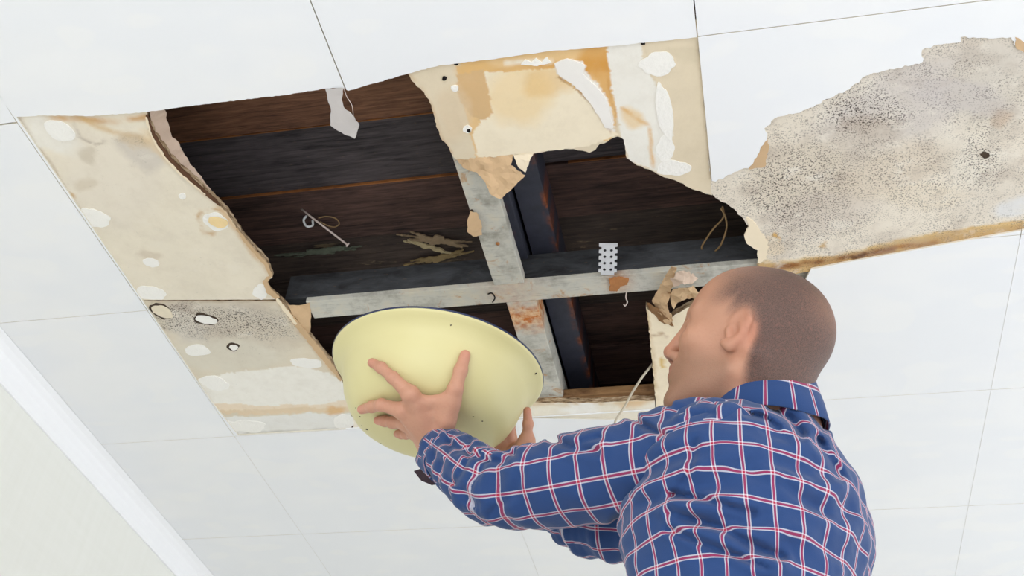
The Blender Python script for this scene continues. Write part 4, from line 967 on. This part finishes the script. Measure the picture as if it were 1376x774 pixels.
def axis_frames(pts, k=10):
    a = np.array(spline(pts, k)); T = np.gradient(a, axis=0); T /= np.linalg.norm(T, axis=1)[:, None]
    up = np.cross(T[0], [0, 0, 1.]); up /= np.linalg.norm(up); U = []
    for t in T: up = up-t*(up@t); up /= np.linalg.norm(up); U.append(up)
    U = np.array(U); S = np.r_[0, np.cumsum(np.linalg.norm(np.diff(a, axis=0), axis=1))]
    return a, T, U, np.cross(T, U), S
def axcoord(X, fr):
    a, T, U, W_, S = fr; sh = X.shape[:-1]; X = X.reshape(-1, 3); best = np.full(len(X), 9., np.float32); s = np.zeros(len(X)); ph = np.zeros(len(X))
    for i in range(len(a)-1):
        ab = a[i+1]-a[i]; L2 = ab@ab; t = (X-a[i])@ab/L2; tc = np.clip(t, 0, 1) if 0 < i < len(a)-2 else (np.clip(t, None, 1) if i == 0 else np.clip(t, 0, None))
        q = X-a[i]-tc[:, None]*ab; d = np.linalg.norm(X-a[i]-np.clip(t, 0, 1)[:, None]*ab, axis=1); m_ = d < best
        best[m_] = d[m_]; s[m_] = (S[i]+tc*(S[i+1]-S[i]))[m_]
        u = U[i]+(U[i+1]-U[i])*tc[:, None]; w_ = W_[i]+(W_[i+1]-W_[i])*tc[:, None]
        ph[m_] = np.arctan2((q*w_).sum(1), (q*u).sum(1))[m_]
    return s.reshape(sh), ph.reshape(sh), best.reshape(sh)
def creases(X, L):
    q = (X-CAM) @ R3; px = q[..., :2]/q[..., 2:3]*FPX+np.array([688, 387]); r = np.zeros(X.shape[:-1])
    for pts, wd, dp in L:
        dm = np.full(r.shape, 1e9)
        for s, e in zip(pts, pts[1:]):
            s = np.array(s, float); e = np.array(e, float); t = np.clip(((px-s)@(e-s))/((e-s)@(e-s)), 0, 1)
            dm = np.minimum(dm, np.linalg.norm(px-s-t[..., None]*(e-s), axis=-1))
        r += dp*np.exp(-(dm/wd)**2)-dp*.45*np.exp(-((dm-wd*2.3)/(wd*1.2))**2)
    return r
CR_T = [([(965, 532), (1000, 530), (1045, 546)], 5, .007), ([(903, 664), (950, 672), (1012, 690)], 4, .007), ([(900, 688), (960, 706), (1030, 742), (1050, 748)], 5, .008), ([(898, 712), (960, 736), (1030, 762)], 4, .006),
        ([(1062, 522), (1085, 542), (1108, 575)], 5, .008), ([(1036, 548), (1062, 562), (1078, 584)], 5, .007), ([(1098, 588), (1130, 640)], 5, .005), ([(1000, 555), (1030, 562), (1046, 575)], 3.5, .005), ([(935, 590), (925, 640), (905, 665)], 4, .004), ([(1010, 640), (1060, 655), (1110, 690)], 6, .003)]
CR_S = [([(835, 548), (862, 570), (908, 594)], 4, .008), ([(612, 568), (650, 588), (690, 610)], 6, .004), ([(600, 594), (640, 614), (684, 624)], 4, .004), ([(640, 640), (655, 624), (690, 612)], 4, .003), ([(742, 592), (775, 603), (802, 606)], 5, .007), ([(780, 594), (806, 588)], 4, .005),
        ([(578, 600), (600, 640), (640, 678)], 5, .004), ([(700, 640), (690, 665), (660, 690)], 5, .003), ([(905, 665), (870, 690), (830, 700)], 6, .004), ([(900, 545), (930, 560), (960, 556)], 4, .004), ([(600, 575), (606, 600), (596, 622)], 3, .004), ([(632, 590), (628, 620), (612, 650)], 3.5, .004)]
def sleeve(name, S_, E_, W_, rad, seed, phseam, par, twist=0, cr_on=1.):
    pts = [S_+(S_-E_)*.10, S_, S_+(E_-S_)*.45, E_+(S_-E_)*.12+(W_-E_)*.03, E_+(W_-E_)*.18, E_+(W_-E_)*.6, W_]
    fr = axis_frames(pts, 5); SS = fr[4][-1]; a = fr[0]
    g = Grid(a.min(0)-.12, a.max(0)+.12, .003)
    mid = np.linalg.norm(E_-S_)+np.linalg.norm(S_-E_)*.1
    def fn(X):
        s, ph, d = axcoord(X, fr); u = s/SS
        R = np.interp(u, [0, .15, .35, .5, .62, .8, .93, 1.], rad)
        eb = np.exp(-((s-mid)/.06)**2)
        fore = sm(s, mid-.02, mid+.06)
        d = d-R
        d += .0034*fore*np.sin(s/.0058+2.0*np.sin(ph+seed)+n3(X, 14, seed)*9)*(.7+.5*np.sin(ph+1))
        d += .0036*eb*np.sin(s/.0062+2.2*np.cos(ph+.6)+seed)
        d += .0040*sm(-s, -.16, -.02)*np.sin(ph*5+s*30+seed)
        d += .012*n3(X, 17, seed+2, 2)+.011*n3(X, 36, seed+5, 2)*(.5+fore)
        d += .0036*np.sin((s*.9+ph*.055)/.0072+n3(X, 10, seed+9)*7)*sm(n3(X, 9, seed+7), -.02, .10)
        d += creases(X, CR_S)*cr_on
        return np.maximum(d, s-SS)
    # only the blocks of the grid that lie near the arm are worked out
    B = 14
    for i in range(0, g.n[0], B):
        for j in range(0, g.n[1], B):
            for k in range(0, g.n[2], B):
                lo = g.lo+g.h*np.array([i, j, k]); c_ = lo+g.h*B/2
                if np.linalg.norm(a-c_, axis=1).min() > max(rad)+.035+g.h*B*.87: continue
                sl = tuple(slice(q, min(q+B, m_)) for q, m_ in zip((i, j, k), g.n))
                X = np.stack(np.meshgrid(*[g.lo[t]+g.h*np.arange(sl[t].start, sl[t].stop) for t in range(3)], indexing='ij'), -1)
                g.F[sl] = fn(X)
    e = W_+dirn(E_, W_)*.01; g.cone(W_-dirn(E_, W_)*.035, e, rad[-1]-.0065, rad[-1]-.004, .002, 'sub')
    V, Q = g.mesh(); V = relax(V, Q, 1, .4); s, ph, d = axcoord(V, fr)
    ph = (ph-phseam) % (2*math.pi)
    uv = np.c_[s*.85+.01, ph*.0541+twist*s]
    c = ph[Q]; bad = (c.max(1)-c.min(1)) > 3
    return V, Q, uv, bad, fr, SS
def cloth(name, V, Q, uv, bad, par, wrap):
    """faces that straddle the seam get their own copies of the vertices so the cloth pattern stays clean"""
    V = list(V); uv = list(uv); Q = Q.copy(); mp = {}
    for fi in np.where(bad)[0]:
        for j in range(4):
            v = Q[fi, j]
            if uv[v][1 if wrap[0] else 0] < wrap[1]/2:
                if v not in mp:
                    mp[v] = len(V); V.append(V[v]); q = list(uv[v]); q[1 if wrap[0] else 0] += wrap[1]; uv.append(q)
                Q[fi, j] = mp[v]
    return mesh_obj(name, V, Q, M_PLAID, par, True, uv=np.array(uv))
g = Grid((-.25, .85, .78), (.50, 1.85, 1.72), .0036)
torso(g, e=.014)
g.cone(NB-np.array([0, 0, .04]), NB-np.array([0, 0, .010]), .060, .054, .02)
# wrinkles of the back and the flat hem
X_ = g.blk(g.lo-1, g.lo+5)[1]
nb_ = np.abs(g.F) < .035; Xn = X_[nb_]
tc = (Xn-ch)@TR.T
zz = tc[..., 2]
g.F[nb_] += (.013*n3(Xn, 13, 2, 2)+.010*n3(Xn, 34, 6, 2)+creases(Xn, CR_T)+.0050*np.sin((zz+.35*tc[..., 1])/.0078+n3(Xn, 8, 4)*8)*sm(n3(Xn, 7, 9), -.03, .10)+.004*np.sin(zz/.0068+tc[..., 1]*14+2)*np.exp(-(((tc[..., 1]-.10)/.07)**2+((zz+.05)/.05)**2))).astype(np.float32)
g.F = np.maximum(g.F, (.845-X_[..., 2]).astype(np.float32))
Vt_, Qt_ = g.mesh(); Vt_ = relax(Vt_, Qt_, 1, .4); tc = (Vt_-ch)@TR.T
ph = np.arctan2(tc[:, 1]/.17, -tc[:, 0]/.12) % (2*math.pi)      # 0 on the spine, seam there is hidden by shifting
ph = (ph+math.pi) % (2*math.pi)
uvt = np.c_[ph*.150+.012, Vt_[:, 2]*1.0+.010]; cph = ph[Qt_]; badt = (cph.max(1)-cph.min(1)) > 3
shirt = cloth('shirt', Vt_, Qt_, uvt, badt, man, (0, 2*math.pi*.150))
LR = [.070, .066, .062, .058, .053, .047, .043, .041]
LWc = LWr+(LE-LWr)*.14; RWc = RWr+(RE-RWr)*.24
r_ = sleeve('sleeve', LS, LE, LWc, LR, 1, 2.2, shirt); cloth('sleeve', *r_[:4], shirt, (1, 2*math.pi*.0541))
r2_ = sleeve('sleeve', RS, RE, RWc, [.066, .064, .060, .055, .050, .046, .042, .040], 4, 2.2, shirt, 0, 0.); cloth('sleeve', *r2_[:4], shirt, (1, 2*math.pi*.0541))
# cuffs: a doubled band round each wrist
def band(name, c, ax, r0, r1, h, par, th=.0022, seed=0, tilt=0, e=None, gap=0., uo=0.):
    ax = ax/np.linalg.norm(ax); u = np.cross(ax, [0, 0, 1.]) if e is None else e-ax*(e@ax); u /= np.linalg.norm(u); v = np.cross(ax, u)
    n = 72; rows = 9; V = []; uv = []; F = []
    for layer in (0, 1):
        for j in range(rows):
            t = j/(rows-1)
            for i in range(n+1):
                a = gap/2+(2*math.pi-gap)*i/n; r = (r0+(r1-r0)*t)+(th if layer else 0)+.0016*math.sin(a*5+seed+t*2)+.0012*math.sin(a*9+seed*2-t*3)
                V.append(c+ax*(h*(t-.5)+.0015*math.sin(a*3+seed))+(u*math.cos(a)+v*math.sin(a))*r); uv.append((a*(r0+r1)/2+uo, h*t+.003+.01*seed))
    L = rows*(n+1)
    for j in range(rows-1):
        for i in range(n):
            a = j*(n+1)+i; F.append((a, a+n+1, a+n+2, a+1)); F.append((L+a, L+a+1, L+a+n+2, L+a+n+1))
    for i in range(n): a = i; F.append((a, a+1, L+a+1, L+a)); a = (rows-1)*(n+1)+i; F.append((a, L+a, L+a+1, a+1))
    for j in range(rows-1):
        a = j*(n+1); F.append((a, L+a, L+a+n+1, a+n+1)); a += n; F.append((a, a+n+1, L+a+n+1, L+a))
    return mesh_obj(name, V, F, M_PLAID, par, True, uv=uv)
band('cuff', LWc-dirn(LE, LWr)*.012, dirn(LE, LWr), .0425, .0385, .046, shirt, .003, 1)
band('cuff', RWc-dirn(RE, RWr)*.012, dirn(RE, RWr), .0420, .0385, .046, shirt, .003, 2)
# collar: stand and fall round the neck
nax = dirn(NB-np.array([0, 0, .03]), hp(-.03, 0, -.04)); nax = np.array([.10, -.24, 1.]); nax /= np.linalg.norm(nax)
cc = NB+np.array([0, 0, .014])+D((-.019, 0, -.016))
n = 80; rows = [(.0, -.016, .066), (.0, .012, .0650), (.0, .026, .0650), (.0, .031, .0672), (0, .027, .0695), (0, .012, .0740), (0, -.006, .0800), (0, -.034, .0870), (0, -.035, .0855), (0, -.010, .0785), (0, .010, .0720), (0, .02, .0685)]
fr_ = TF-nax*(TF@nax); fr_ /= np.linalg.norm(fr_); sd_ = np.cross(nax, fr_); V = []; uv = []; F = []; sl_ = 0
for k_, (_, hh_, rr_) in enumerate(rows):
    for i in range(n+1):
        a = .22+(2*math.pi-.44)*i/n; fall = 1+.35*(math.cos(a) > 0)*math.cos(a)**2*(k_ >= 5)
        V.append(cc+nax*(hh_+.004*math.cos(a+math.pi)*1.0+.002*math.sin(a*4))+(fr_*math.cos(a)*1.05+sd_*math.sin(a)*.98)*(rr_+.001*math.sin(a*7+k_*.5))*1.0-nax*.012*(fall-1)*3); uv.append((a*.078+.02, abs(k_-3)*.011+.028))
for k_ in range(len(rows)-1):
    for i in range(n): a = k_*(n+1)+i; F.append((a, a+1, a+n+2, a+n+1))
mesh_obj('collar', V, F, M_PLAID, shirt, True, uv=uv)
# loose cuff tab with its placket below the left wrist
tb = P(572, 632, 1.0)
zc = ((LWc-CAM)@np.array([R3[0][2], R3[1][2], R3[2][2]]))
o = hanging('cuff_tab', [], None) if False else None
c4 = [P(556, 633, zc+.01), P(568, 629, zc), P(590, 638, zc-.01), P(596, 650, zc-.01), P(580, 652, zc), P(566, 646, zc+.01)]
bm = bmesh.new(); up_ = Vector(D((0, 0, 1)))*.002
a_ = [bm.verts.new(p) for p in c4]; b_ = [bm.verts.new(Vector(p)+up_) for p in c4]; bm.faces.new(a_); bm.faces.new(b_[::-1])
for i in range(6): bm.faces.new((a_[i], a_[(i+1) % 6], b_[(i+1) % 6], b_[i]))
bm_obj('cuff_tab', bm, M_DARKCLOTH, shirt)
# trousers and shoes (below the frame)
g = Grid((-.4, .8, .05), (.6, 1.9, 1.02), .008)
g.ell(hipc+np.array([0, 0, .06]), TR, (.122, .160, .13), 0)
for a, b, c in feet: g.cone(a, b, .098, .074, .03); g.cone(b, c, .073, .062, .02)
V, Q = g.mesh(); mesh_obj('trousers', relax(V, Q, 2), Q, plain('dark_denim', (46, 54, 74), .9, .15, 200), man, True)
for a, b, c in feet:
    g = Grid((c[0]-.3, c[1]-.3, -.01), (c[0]+.3, c[1]+.3, .16), .005)
    g.cone(np.array([c[0], c[1], .05])-TF*.03, np.array([c[0], c[1], .045])+TF*.16, .045, .040, .02); g.cone(np.array([c[0], c[1], .05]), c+[0, 0, .01], .05, .05, .02)
    g.F = np.maximum(g.F, -(g.blk(g.lo-1, g.lo+5)[1][..., 2]-.002).astype(np.float32))
    V, Q = g.mesh(); mesh_obj('shoe', relax(V, Q, 2), Q, plain('brown_leather', (92, 66, 46), .5, .1), man, True)
